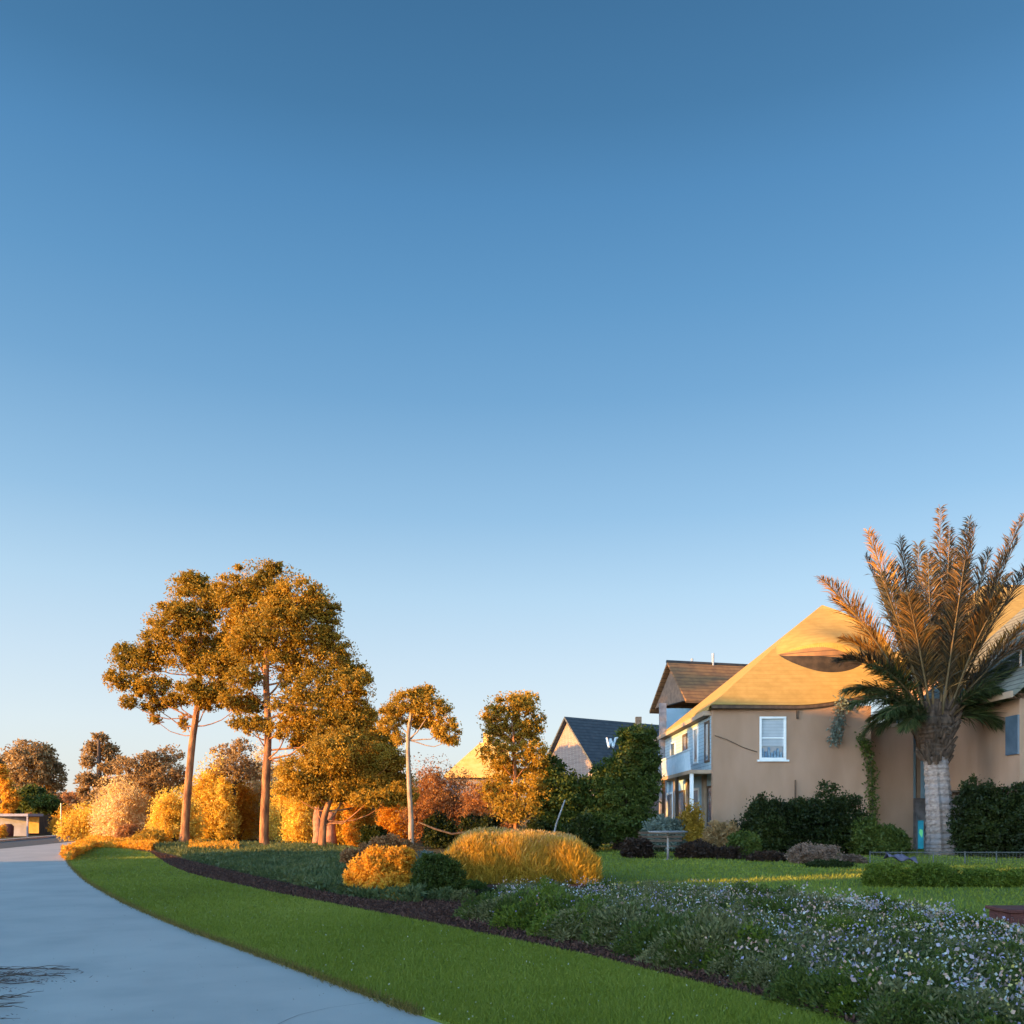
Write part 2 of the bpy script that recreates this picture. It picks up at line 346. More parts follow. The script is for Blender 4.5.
tag(link('path_grit', npmesh('path_grit', leafV(P3, R.uniform(.006, .022, len(P)), .008, np.array([0, 0, .05])), 4, R.random(len(P))), leafmat('grit', [(.08,.07,.05),(.2,.17,.13),(.4,.36,.3)], 0, .9)), 'fine grit and leaf litter on the path', 'grit', kind='stuff')
# mulch chips
mp_ = [np.array(q) for q in mulchL] + [np.array(q) for q in mulchU[::-1]]
P = np.concatenate([scatter(mp_, 36000, 1), scatter([gp(395,912), gp(420,900), gp(470,893), gp(520,893), gp(520,925), gp(480,921)], 14000, 1)]); P3 = np.column_stack([P, .022+.04*R.random(len(P))])
tag(link('mulch_chips', npmesh('mulch_chips', leafV(P3, R.uniform(.02, .07, len(P)), R.uniform(.01, .03, len(P)), np.array([0, 0, .1])), 4, R.random(len(P))), M['chips']), 'dark red brown bark mulch chips along the lawn edge', 'mulch', kind='stuff')
# ------------------------------------------------------------------ foliage builders
def lobes3(lobes, Y, depthj=.5, grow=1.1):
    out = []
    for l in lobes:
        px, py, rx, ry = l[:4]; rx *= grow; ry *= grow; dy = l[4] if len(l) > 4 else random.uniform(-depthj, depthj)*rx/F*Y*2
        Y2 = Y+dy; out.append((at(px, py, Y2), rx/F*Y2, ry/F*Y2))
    return out
def crown(LB, n, leaf, sub=.26, fill=.85, shell=.45, sr_=1.06, gap=0, flat=.7, stray=.2):
    """leaf positions gathered into clumps that fill lobes (centre, rx, rz)"""
    vol = np.array([l[1]*l[1]*l[2] for l in LB])**.75; vol /= vol.sum(); Ps, C = [], []
    for (c, rx, rz), wgt in zip(LB, vol):
        k = max(6, int(2.6/sub**2*fill)); u = unit(k); r = (shell+(1-shell)*R.random(k)**.6)[:, None]
        cc = c + u*r*np.array([rx, rx*.85, rz])*.9
        m = max(k, int(n*wgt)); ii = R.integers(0, k, m); sr = sub*(.5+R.random(k))*min(rx, rz*1.3)
        q = unit(m)*(R.random(m)**.45)[:, None]
        Ps.append(cc[ii]+q*sr[ii][:, None]*np.array([1, 1, flat])); C.append(cc)
    P = np.concatenate(Ps); k = R.random(len(P)) < stray; m = k.sum()      # loose leaves between the clumps
    j = R.choice(len(LB), m, p=vol); cs = np.array([l[0] for l in LB])[j]; rs = np.array([(l[1], l[1]*.85, l[2]) for l in LB])[j]
    P[k] = cs+unit(m)*(R.random(m)**.4)[:, None]*rs*sr_
    return P, C
def limb(b, p0, p1, r0, r1, sag=.12, n=6, sides=6, wob=.05):
    p0, p1 = np.array(p0), np.array(p1); L = np.linalg.norm(p1-p0); pts = []
    for t in np.linspace(0, 1, n):
        p = p0*(1-t)+p1*t; p = p+np.array([0, 0, 1])*(-sag*L*math.sin(math.pi*t)); 
        if 0 < t < 1: p = p+R.normal(0, wob*L/3, 3)
        pts.append(p)
    b.tube(pts, [r0*(1-t)+r1*t for t in np.linspace(0, 1, n)], sides, False)
def tree(name, label, cat, trunk, lobes, Y, n, leaf, lm, bm, r0, r1=None, sub=.26, group=None, shell=.45, fill=.85, twigs=7, flat=.7, lw=.5, depthj=.5, bare=1.0, smin=.25):
    """trunk: list of pixel points bottom to top; lobes: pixel ellipses, all at depth Y"""
    T = [at(px, py, Y) for px, py in trunk]; T[0][2] = -.05
    base = T[0].copy(); root = empty(name, (base[0], base[1], 0), label, cat, group)
    r1 = r1 or r0*.35; m = len(T); b = MB()
    TT = catmull(T, 5); k = len(TT)
    rad = [r0+(r1-r0)*i/(k-1) for i in range(k)]; rad[0] *= 1.5; rad[1] *= 1.15
    b.tube(TT, rad, 12, True, .06); b.build('trunk', bm, root, True)
    LB = lobes3(lobes, Y, depthj); P, C = crown(LB, n, leaf, sub, fill, shell, flat=flat)
    br = MB(); tz = np.array(TT)
    for (c, rx, rz), cc in zip(LB, C):
        j = np.argmin(np.abs(tz[:, 2]-(c[2]-rx*.8-.5))+.15*np.abs(tz[:, 0]-c[0])); j = max(j, int(k*smin))
        a = TT[j]; rr = min(rad[j]*.4, .02+.024*rx)*bare; limb(br, a, c, rr, rr*.45)
        for q in cc[R.choice(len(cc), min(twigs, len(cc)), replace=False)]:
            limb(br, c*.75+a*.25 if random.random() < .4 else c, q, rr*.4, rr*.12, .05, 4, 4)
    br.build('branches', bm, root, True)
    r = np.clip(.55*nrnd(P, .9)+.55*R.random(len(P))-.05, 0, 1)
    link('crown', npmesh('crown', leafV(P, leaf*R.uniform(.6, 1.3, len(P)), leaf*lw), 4, r), lm, root)
    return root
STRAY = dict(gold=.32, cream=.35, amber=.3, rust=.25, olive=.2)
def bush(name, label, cat, px, base, w, h, Y, n, leaf, pal, lobes=7, sub=.3, group=None, stems=6, lw=.55, up=0, bark='darkbark', irregular=.3):
    """rounded shrub standing on the ground: w,h in pixels at depth Y"""
    c = at(px, HOR, Y); root = empty(name, (c[0], c[1], 0), label, cat, group)
    W = w/F*Y/2; H = max((base-h-HOR)/F*Y*-1+CAMZ, .25); LB = []
    for i in range(lobes):
        a = 2*math.pi*i/lobes+random.uniform(-.4, .4); rr = random.uniform(.25, .62)*W; s = random.uniform(.38, .6)
        zt = H*random.uniform(1-irregular, 1.0); rz = zt*random.uniform(.36, .5)
        LB.append((np.array([c[0]+rr*math.cos(a), c[1]+rr*math.sin(a)*.8, zt-rz*1.0]), W*s, rz))
        LB.append((np.array([c[0]+rr*1.15*math.cos(a), c[1]+rr*math.sin(a)*.9, zt*.30]), W*s, zt*.30))
    LB.append((np.array([c[0], c[1], H*.62]), W*.5, H*.38))
    P, C = crown(LB, n, leaf, sub, .8, .35, flat=.85, stray=STRAY.get(pal, .07) if Y > 40 else .1, sr_=1.2 if Y > 40 and pal in STRAY else .99); P[:, 2] = np.abs(P[:, 2])
    b = MB()
    for i in range(stems):
        q = LB[random.randrange(len(LB))][0]; limb(b, (c[0]+random.uniform(-.1, .1)*W, c[1]+random.uniform(-.1, .1)*W, -.03), q, .02+.012*H, .01, 0, 5, 5)
    b.build('stems', M[bark], root, True)
    r = np.clip(.55*nrnd(P, 1.4, px)+.55*R.random(len(P))-.05, 0, 1)
    A = np.array([0, 0, up], float)
    link('foliage', npmesh('foliage', leafV(P, leaf*R.uniform(.6, 1.3, len(P)), leaf*lw, A), 4, r), M['L_'+pal], root)
    return root
# ------------------------------------------------------------------ main house
def wall_with_hole(x0, x1, y0, y1, z0, z1, wx0, wx1, wz0, wz1):
    b = MB(); b.box(x0, wx0, y0, y1, z0, z1); b.box(wx1, x1, y0, y1, z0, z1); b.box(wx0, wx1, y0, y1, z0, wz0); b.box(wx0, wx1, y0, y1, wz1, z1); return b
H1 = empty('stucco_house', (9.5, 42, 0), 'tan stucco house with steep sunlit orange roof and an eyebrow dormer made up for a dark roof shadow', 'house')
EZ = 6.92
XR = 17.0
b = wall_with_hole(9.5, XR, 42, 42.3, 0, EZ, 11.72, 12.98, 4.36, 6.4)
b.box(XR-.3, XR, 42.3, 54, 0, EZ); b.box(9.8, XR-.3, 53.7, 54, 0, EZ)
b.build('wall', M['stucco'], H1)
# front window
wf = MB(); wf.box(11.72, 12.98, 41.96, 42.2, 6.30, 6.4); wf.box(11.72, 12.98, 41.96, 42.2, 4.36, 4.46); wf.box(11.72, 11.82, 41.96, 42.2, 4.46, 6.3); wf.box(12.88, 12.98, 41.96, 42.2, 4.46, 6.3)
wf.box(11.82, 12.88, 42.02, 42.15, 5.36, 5.42)
wn = wf.build('window', M['white'], H1, bevel=.008)
MB().box(11.82, 12.88, 42.10, 42.12, 4.46, 6.3).build('glass', M['glass'], wn).location = (0, 0, 0)
bl = MB().box(11.82, 12.88, 42.05, 42.07, 5.0, 6.3); bl.build('blind', M['blind'], wn).location = (0, 0, 0)
cb = MB()
for i in range(7):
    x = 11.86+i*.14; cb.box(x, x+.1, 42.04, 42.09, 4.47, 4.47+random.uniform(.2, .5))
cb.build('window_ornament', mat('blue_ornament', (.05,.14,.24), (.22,.32,.38), 9, .4), wn).location = (0, 0, 0)
for ch in wn.children: ch.location = (0, 0, 0)
MB().box(11.6, 13.1, 41.9, 42.0, 4.27, 4.355).build('window_sill', M['white'], H1)
# drip line cable
cp = [(9.6, 41.96, 5.5), (10.2, 41.96, 5.3), (10.9, 41.96, 4.95), (11.6, 41.96, 4.72)]
MB().tube(cp, .02, 5).build('cable', M['brown'], H1)
MB().tube([(13.4, 41.94, 3.4), (13.4, 41.94, 2.2)], .04, 6).build('downpipe', M['brown'], H1)
MB().box(13.45, 13.55, 41.9, 42.0, 6.3, 6.75).build('bracket', M['brown'], H1)
# roof front plane with an eye-shaped bulge carrying a painted shadow : grid
APEX = at(822, 605, 48.0)
def edge_bottom(u):       # left corner to right corner along the eave, curling upward to the right
    x = 9.35+(18.2-9.35)*u; y = 41.55+.5*u; z = EZ+.0+.95*max(0, (u-.45)/.55)**1.7
    return np.array([x, y, z])
n_ = 340; V = []; Fc = []
nrm = None
cR = edge_bottom(1.0); cL = edge_bottom(0)
nrm = np.cross(cR-cL, APEX-cL); nrm /= np.linalg.norm(nrm)
if nrm[1] > 0: nrm = -nrm
tipR = at(881, 662, 43.5)
def roofpt(u, v):
    # right edge bulges outward: quadratic from cR through tipR to apex
    e0 = edge_bottom(0)*(1-v)+APEX*v
    e1 = (1-v)**2*cR+2*v*(1-v)*(tipR*1.0+np.array([1.2,-.6,1.3]))+v*v*APEX
    bt = edge_bottom(u); lin = e0*(1-u)+e1*u
    return lin+(bt-(cL*(1-u)+cR*u))*(1-v)
def eye(p):
    px = 512+p[0]/p[1]*F; py = HOR-(p[2]-CAMZ)/p[1]*F
    x = (px-830)/54.0; t = (660+6.0*x-py)/21.0   # centre line of the eye, in units of half height
    if abs(x) >= 1: return 0
    a = (1-x*x)**1.4
    if t < 0: return 0
    return .95*a*math.exp(-(t/1.1)**2)
for j in range(n_+1):
    for i in range(n_+1):
        p = roofpt(i/n_, (j/n_)*.999)
        q = p+nrm*(-.0)+nrm*eye(p)
        V.append(q)
for j in range(n_):
    for i in range(n_): a = j*(n_+1)+i; Fc.append((a, a+1, a+n_+2, a+n_+1))
rb = MB(); rb.add(V, Fc); me = bpy.data.meshes.new('roof'); me.from_pydata(rb.v, [], rb.f); me.update()
me.polygons.foreach_set('use_smooth', [True]*len(me.polygons))
ro = link('roof', me, M['roofclay'], H1)
def onroof(px, py):
    d = np.array([(px-512)/F, 1, -(py-HOR)/F]); o = np.array([0, 0, CAMZ]); return o+d*(np.dot(cL-o, nrm)/np.dot(d, nrm))
db = MB(); bb = MB(); m_ = 40; Vd = []; Vb = []
for i in range(m_+1):
    x = -1+2*i/m_; a = max(0, 1-x*x)**1.4; cx, cy = 830+54*x, 660+6*x
    lip = onroof(cx, cy)+nrm*.95*a; low = onroof(cx, cy+21*.66*max(0, 1-x*x)**.7)+nrm*.02; md = lip*.55+low*.45
    Vd += [md, low]; Vb += [lip+nrm*.03, md]
for L_, nm, mt_ in ((Vd, 'shadow_lens', mat('painted_shadow', (.02,.014,.01), (.045,.03,.02), 3, .9)), (Vb, 'shadow_brow', M['roofbrown'])):  # dark lens face stands in for an eye-shaped shadow on the roof
    MB().add(L_, [(2*i, 2*i+1, 2*i+3, 2*i+2) for i in range(m_)]).build(nm, mt_, H1, True)
# other roof planes (left, back, right) as thick slabs
rb = MB(); A = tuple(APEX)
bl_, br_ = (9.35, 54.4, EZ), (18.2, 54.4, EZ+.9)
rb.prism([tuple(cL+np.array([0, .02, 0])), bl_, A], (0, 0, -.18)); rb.prism([bl_, br_, A], (0, 0, -.18)); rb.prism([br_, tuple(cR+np.array([0, .05, 0])), A], (0, 0, -.18))
rb.build('side_roof', M['roofclay'], H1)
# fascia under the eave
fb = MB()
for i in range(24):
    a, c = edge_bottom(i/24), edge_bottom((i+1)/24)
    fb.prism([a+(0, .03, -.02), c+(0, .03, -.02), c+(0, .03, -.17), a+(0, .03, -.17)], (0, .5, 0))
fb.build('fascia', M['brown'], H1)
# left facade : blue siding, balcony, windows, posts  (plane X=9.5)
fx = 9.5
b = MB(); b.box(fx, fx+.3, 42.3, 57.5, 3.9, 6.5); b.build('upper_siding', M['blue'], H1)
b = MB(); b.box(fx+.35, fx+.6, 42.3, 57.5, 0, 3.9); b.build('lower_wall', M['bluewall'], H1)
b = MB(); b.box(fx-.35, fx+.05, 42.35, 57.8, 6.5, 6.72); b.build('gutter', M['tan'], H1)
for i, (y0, y1, z0, z1) in enumerate([(42.6, 43.6, 4.3, 6.3), (45.2, 46.3, 4.4, 6.3), (48.0, 49.2, 4.4, 6.2), (51.5, 53.0, 4.3, 6.1), (43.0, 44.6, .8, 3.2), (46.6, 48.4, .8, 3.2), (50.5, 52.5, .8, 3.2), (54.2, 56.2, .9, 3.2)]):
    xx = fx if z0 > 4 else fx+.35
    f = MB(); f.box(xx-.06, xx+.02, y0, y0+.12, z0, z1); f.box(xx-.06, xx+.02, y1-.12, y1, z0, z1); f.box(xx-.06, xx+.02, y0+.12, y1-.12, z1-.12, z1); f.box(xx-.06, xx+.02, y0+.12, y1-.12, z0, z0+.1)
    w_ = f.build('window', M['brown'] if i % 2 == 0 else M['white'], H1)
    MB().box(xx-.03, xx+.01, y0+.12, y1-.12, z0+.1, z1-.12).build('glass', M['glass'], w_).location = (0, 0, 0)
    for ch in w_.children: ch.location = (0, 0, 0)
# balcony deck with hatched railing
b = MB(); b.box(fx-1.0, fx-.002, 42.3, 50.5, 3.72, 3.9); bal = b.build('balcony', M['tan'], H1)
rl = MB(); rl.box(fx-1.0, fx-.95, 42.3, 50.5, 4.85, 4.93)
y = 42.4
while y < 50.4: rl.prism([(fx-.99, y, 3.9), (fx-.99, y+.05, 3.9), (fx-.99, y+.35, 4.85), (fx-.99, y+.30, 4.85)], (.03, 0, 0)); y += .2
rl.build('railing', mat('pale_railing', (.40,.48,.52), (.5,.56,.6), 3, .6), bal).location = (0, 0, 0)
for ch in bal.children: ch.location = (0, 0, 0)
for y in (42.4, 46.2, 50.3): MB().box(fx-.98, fx-.82, y, y+.16, 0, 3.72).build('post', M['brown'] if y > 43 else M['white'], H1)
for y in (44.8, 49.0): MB().box(fx+.2, fx+.34, y, y+.6, 0, 3.88).build('pilaster', M['tan'], H1)
# cross gable with its ridge running to the right, behind the main hip
gy = 57.5
P0, P1, P2 = at(655, 705, 60.0), at(672, 665, 57.5), at(690, 704, 55.0); P0[2] = P2[2] = 9.0
gab = MB(); gab.prism([P0+(0,-.1,0), P1+(0,0,-.1), P2+(0,.1,0)], (.25, .07, 0)); gab.build('gable', mat('gable_shingle', (.16,.10,.07), (.24,.15,.10), 4, .9, .6, 30), H1)
rg = MB(); off = np.array((7.7, 2.1, 0.)); ov = -off/8*.35
for Pq, sy in ((P0, .35), (P2, -.35)):
    ed = Pq+ov+np.array((0, sy, -.3)); rg.prism([P1+ov+(0,0,.02), ed, ed+(0,0,.18), P1+ov+(0,0,.20)], off)
rg.build('gable_roof', M['roofbrown'], H1)
MB().tube([P1+ov*1.1+(0,0,.2), P1+off+(0,0,.2)], .11, 6).build('ridge_cap', M['darkmetal'], H1)
for k, (px, h) in enumerate([(692, .35), (713, .7)]):
    q = at(px, 664, 58.2); MB().tube([q+(0, 0, -.1), q+(0, 0, h)], .08, 7).build('vent_pipe', M['metal'], H1)
# slim tower post under the gable
tq = at(664, 705, 55.2); MB().box(tq[0]-.28, tq[0]+.12, 55.0, 55.4, 0, tq[2]+.1).build('corner_post', M['stone'], H1)
tq = at(684, 705, 57); MB().box(9.8, tq[0]+1.5, 56.6, 58.5, 0, 8.6).build('stair_tower', M['bluewall'], H1)
# trellis and plants on the front wall (things that hang there)
def vine(name, label, pts, Y, n, leaf, pal, spread):
    b0 = at(*pts[0], Y); root = empty(name, (b0[0], b0[1], 0), label, 'vine'); C_ = catmull([at(px, py, Y) for px, py in pts], 6)
    MB().tube(C_, .03, 5).build('stem', M['darkbark'], root); C_ = np.array(C_)
    i = R.integers(0, len(C_), n); P = C_[i]+R.normal(0, 1, (n, 3))*np.array([spread, .12, spread])
    link('foliage', npmesh('foliage', leafV(P, leaf, leaf*.6, np.array([0, -.2, -.5])), 4, R.random(n)), M['L_'+pal], root)
vine('climbing_vine', 'grey blue vine hanging from the orange roof corner over the stucco wall', [(834,740),(838,722),(842,700)], 41.85, 700, .14, 'grey', .16)
vine('climbing_vine', 'tall green vine climbing the corner beside the porch wall', [(873,815),(872,785),(869,755),(862,738)], 41.7, 900, .15, 'midg', .13)
# ------------------------------------------------------------------ right wing
H2 = empty('wing_house', (22, 38, 0), 'right hand house with pale blue panel, grey green roof and tan wall behind the palm', 'house')
MB().box(17.35, 19.45, 43.0, 47, 0, 6.0).build('porch_wall', M['stucco'], H2)
MB().box(17.25, 19.6, 42.9, 47.1, 6.0, 6.18).build('porch_cap', M['tan'], H2)
MB().box(19.45, 22.0, 44.6, 44.9, 2.6, 6.6).build('blue_panel', M['bluewall'], H2)
MB().box(20.3, 20.5, 44.5, 44.6, 2.6, 6.6).build('trim', M['tan'], H2)
b = MB(); b.box(20.6, 20.9, 36, 43.9, 2.9, 6.45); b.box(20.9, 32, 36, 36.3, 2.9, 6.45); b.build('wall', M['stucco'], H2)
MB().box(19.46, 21.39, 44.95, 45.2, 0, 2.6).box(21.4, 31.5, 37, 44.4, 0, 2.88).build('lower_wall', M['stone'], H2)
MB().box(20.52, 20.6, 36.0, 36.9, 4.2, 5.8).build('window', M['glass'], H2)
b = MB()
b.prism([(20.0, 35.4, 6.45), (20.0, 46.4, 6.45), (27, 46.4, 12.6), (27, 35.4, 12.6)], (0, 0, .2)); b.build('roof', M['roofgreen'], H2)
MB().box(19.9, 20.0, 35.4, 46.4, 6.42, 6.68).build('gutter', M['tan'], H2)
MB().prism([(27, 35.4, 12.6), (27, 46.4, 12.6), (34, 46.4, 6.45), (34, 35.4, 6.45)], (0, 0, .2)).build('rear_roof', M['roofgreen'], H2)
MB().prism([(20.6, 46.2, 6.45), (33.4, 46.2, 6.45), (27, 46.2, 12.5)], (0, -.2, 0)).build('gable', M['stucco'], H2)
for k in range(3):
    q = (21.5+.35*k, 37.5, 8.0+.3*k); MB().tube([q, (q[0], q[1], q[2]+.7)], .05, 6).build('vent_pipe', M['metal'], H2)
# further orange roof, sunlit, right edge
H3 = empty('rear_house', (30, 56, 0), 'far right house whose hipped orange roof shows behind the palm fronds', 'house')
MB().box(29.0, 42, 58, 68, 0, 11.5).build('wall', M['stucco'], H3)
a0 = np.array(at(948, 640, 56)); ap = np.array(at(1008, 588, 60)); b = MB()
z0 = a0[2]; c = [(28.0, 57, z0), (43, 57, z0), (43, 69, z0), (28.0, 69, z0)]; ap2 = (ap[0]+4, 63, ap[2]); ap = (ap[0], 63, ap[2]+.8)
ap2 = (ap2[0], 63, ap[2])
b.prism([c[0], c[1], ap2, ap], (0, 0, .2)); b.prism([c[3], c[0], ap], (0, 0, .2)); b.prism([c[1], c[2], ap2], (0, 0, .2)); b.prism([c[2], c[3], ap, ap2], (0, 0, .2))
b.build('roof', M['roofclay'], H3)
# ------------------------------------------------------------------ middle house (brick gable, slate roof)
Yg = 74
gx = lambda px, Y: (px-512)/F*Y
H4 = empty('brick_house', (gx(575, Yg), Yg, 0), 'brick gabled house with dark slate roof between the trees', 'house')
Tz = at(568, 720, Yg)[2]; e0 = at(546, 752, 76.5); e1 = at(594, 762, 71.5); tp = at(568, 720, Yg)
e0[2] = e1[2] = at(596, 764, 71.5)[2]
gd = e1-e0; gd /= np.linalg.norm(gd); ridge = np.array([-gd[1], gd[0], 0]); ridge = ridge if ridge[0] > 0 else -ridge; ridge = ridge*17
b = MB(); lo0, lo1 = e0.copy(), e1.copy(); lo0[2] = lo1[2] = 0
b.prism([lo0, lo1, e1, tp, e0], ridge); b.build('wall', M['brick'], H4)
o1 = -ridge/17*.4; up = np.array([0, 0, .06]); dn = (e1-tp)/np.linalg.norm(e1-tp)*.5; dl = (e0-tp)/np.linalg.norm(e0-tp)*.5
b = MB(); b.prism([tp+up+o1, e1+dn+up+o1, e1+dn+up+o1+(0,0,.2), tp+up+o1+(0,0,.2)], ridge*1.05); b.prism([tp+up+o1, e0+dl+up+o1, e0+dl+up+o1+(0,0,.2), tp+up+o1+(0,0,.2)], ridge*1.05)
b.build('roof', M['roofdark'], H4)
rn = ridge/17
q = tp+rn*7.5+dn*2; MB().box(q[0]-.25, q[0]+.25, q[1]-.25, q[1]+.25, q[2]-.2, tp[2]+.7).build('chimney', M['roofdark'], H4)
# white marks on the slope: a bent run of white tube
q0 = tp+(e1-tp)*.50+rn*4.3; n2 = np.cross(rn, dn); n2 /= np.linalg.norm(n2); n2 = n2 if n2[2] > 0 else -n2
b = MB(); dnu = dn/.5
def onslope(px, py):
    d = np.array([(px-512)/F, 1, -(py-HOR)/F]); o = np.array([0, 0, CAMZ]); return o+d*(np.dot(tp-o, n2)/np.dot(d, n2))+n2*.34
pts = [onslope(604.5, 741), onslope(606.5, 750), onslope(608.5, 742), onslope(611, 750), onslope(613.5, 741)]
for i in range(4): b.tube([pts[i], pts[i+1]], .10, 6)
b.tube([pts[4], pts[4]+rn*.5], .10, 6)
b.build('white_zigzag', M['white'], H4)
# golden lit gable house
Yk = 78
H5 = empty('sunlit_house', (gx(470, Yk), Yk, 0), 'small distant house with a glowing golden roof between two trees', 'house')
b = MB(); x0, x1 = gx(444, Yk), gx(486, Yk)+2; ze = at(0, 778, Yk)[2]; zt = at(0, 748, Yk)[2]+.6
b.box(x0+.4, x1-.4, Yk, Yk+8, 0, ze); b.build('wall', mat('shaded_wall', (.25,.2,.2), (.3,.25,.24), 2), H5)
b = MB(); xm = gx(476, Yk)+.2
b.prism([(x0, Yk-.5, ze), (x1, Yk-.5, ze), (x1, Yk+4, zt), (xm, Yk+4, zt)], (0, 0, .2)); b.prism([(x0, Yk-.5, ze), (xm, Yk+4, zt), (x0, Yk+8.5, ze)], (0, 0, .2)); b.prism([(xm, Yk+4, zt), (x1, Yk+4, zt), (x1, Yk+8.5, ze), (x0, Yk+8.5, ze)], (0, 0, .2))
b.build('roof', M['gold_wall'], H5)
MB().box(xm+.3, xm+1.1, Yk+3.6, Yk+4.4, zt-1, zt+1.1).build('chimney', M['gold_wall'], H5)
# ------------------------------------------------------------------ unseen blocks and a tree, added left and behind the photographer to cast shade
def ps(p, s, z=0): return np.array([p*math.cos(AZ)+s*math.sin(AZ), -p*math.sin(AZ)+s*math.cos(AZ), z])
def block(p0, p1, s0, h, label, rise=0):  # buildings added out of view, sized to block the sun
    c = ps((p0+p1)/2, s0); root = empty('shade_blocker_tall' if h > 12 else 'shade_blocker_low', (c[0], c[1], 0), label, 'building')
    b = MB(); b.prism([ps(p0, s0), ps(p1, s0), ps(p1, s0-10), ps(p0, s0-10)], (0, 0, h-.25)); b.build('wall', M['stucco'], root)
    b = MB(); b.prism([ps(p0-.15, s0+.3, h-.25), ps(p1+.15, s0+.3, h-.25), ps(p1+.15, s0-10.3, h-.25), ps(p0-.15, s0-10.3, h-.25)], (0, 0, .25)); b.build('roof', M['roofdark'], root)
    p = p0+1.2
    while p < p1-1.8:
        z = 1.2
        while z < h-2.2:
            f = MB().prism([ps(p, s0+.002, z), ps(p+1.2, s0+.002, z), ps(p+1.2, s0+.06, z), ps(p, s0+.06, z)], (0, 0, 1.4)).build('window', M['white'], root)
            g = MB().prism([ps(p+.1, s0+.061, z+.1), ps(p+1.1, s0+.061, z+.1), ps(p+1.1, s0+.07, z+.1), ps(p+.1, s0+.07, z+.1)], (0, 0, 1.2)).build('pane', M['glass'], f); g.location = (0, 0, 0)
            z += 3
        p += 3.2
    return root
block(-37.0, -30.0, -45, 16.0, 'tall added building outside the picture that shades the house and lawn')
block(-29.98, -19.95, -45, 18.0, 'tallest added building outside the picture that shades the palm and back lawn')
block(-19.93, -18.5, -45, 7.15, 'low added building outside the picture that lets sun over to the grass hedge')
block(-18.48, -17.2, -45, 6.5, 'small low added building outside the picture that lets sun over to the orange shrub')
block(-17.18, 26, -45, 10.5, 'long added building outside the picture that shades the foreground')
def added_shade_tree(p0, p1, s0, z0, z1, label):  # unseen tree added to keep low sun off the back lawn
    c = ps((p0+p1)/2, s0); root = empty('added_shade_tree', (c[0], c[1], 0), label, 'tree')
    T_ = [c+np.array([0, 0, z]) for z in (-.05, 2, z0-1, z0+3)]; MB().tube(T_, [.3, .24, .2, .12], 10).build('trunk', M['darkbark'], root, True)
    LB = [(ps(random.uniform(p0+1.2, p1-1.2), s0+random.uniform(-1.5, 1.5), random.uniform(z0+1.6, z1-1.6)), 1.9, 1.6) for _ in range(16)]
    LB += [(ps(q, s0, z0+1.5), 1.2, 1.4) for q in np.linspace(p0+1, p1-1, 5)]+[(ps(q, s0+1.4, z0+1.3), 1.1, 1.2) for q in np.linspace(p0+1, p1-1, 5)]
    P, C = crown(LB, 16000, .42, .4, 1, .2)
    b = MB()
    for l in LB: limb(b, T_[2], l[0], .08, .03)
    b.build('branches', M['darkbark'], root, True)
    link('crown', npmesh('crown', leafV(P, .42, .25), 4, R.random(len(P))), M['L_midg'], root)
added_shade_tree(-21.6, -16.2, -38, 7.9, 16, 'tall added tree outside the picture, its high crown shading the back lawn')
# ------------------------------------------------------------------ far wood
def wood(name, x0, x1, Y, h, n, leaf, pal, label):
    x = R.uniform(x0, x1, n); top = h*(.55+.45*nrnd(np.column_stack([x, x*0, x*0]), .21, 3)+.2*np.sin(x*.9)*np.sin(x*.37))
    P = np.column_stack([x, Y+R.uniform(-5, 5, n), top*R.random(n)**.8])
    c = (P/2.2).round()*2.2; P = P*.55+(c+R.normal(0, .25, P.shape))*.45
    P[:, 2] = np.clip(P[:, 2], 0, None)
    tag(link(name, npmesh(name, leafV(P, leaf*R.uniform(.6, 1.4, n), leaf*.6), 4, np.clip(.5*nrnd(P, .4)+.5*R.random(n), 0, 1)), M['L_'+pal]), label, 'trees', kind='stuff')
wood('far_wood', -150, 150, 170, 8.5, 26000, .8, 'brown', 'far line of brownish trees along the horizon')
wood('far_wood', -75, -34, 118, 5.5, 14000, .6, 'rust', 'russet thicket far behind the bend of the road')
wood('golden_thicket', -29.5, -11, 69, 4.6, 26000, .2, 'gold', 'tangled golden thicket behind the sunlit shrubs')
wood('far_thicket', -30, 14, 84, 4.6, 16000, .5, 'rust', 'russet thicket behind the golden shrubs')
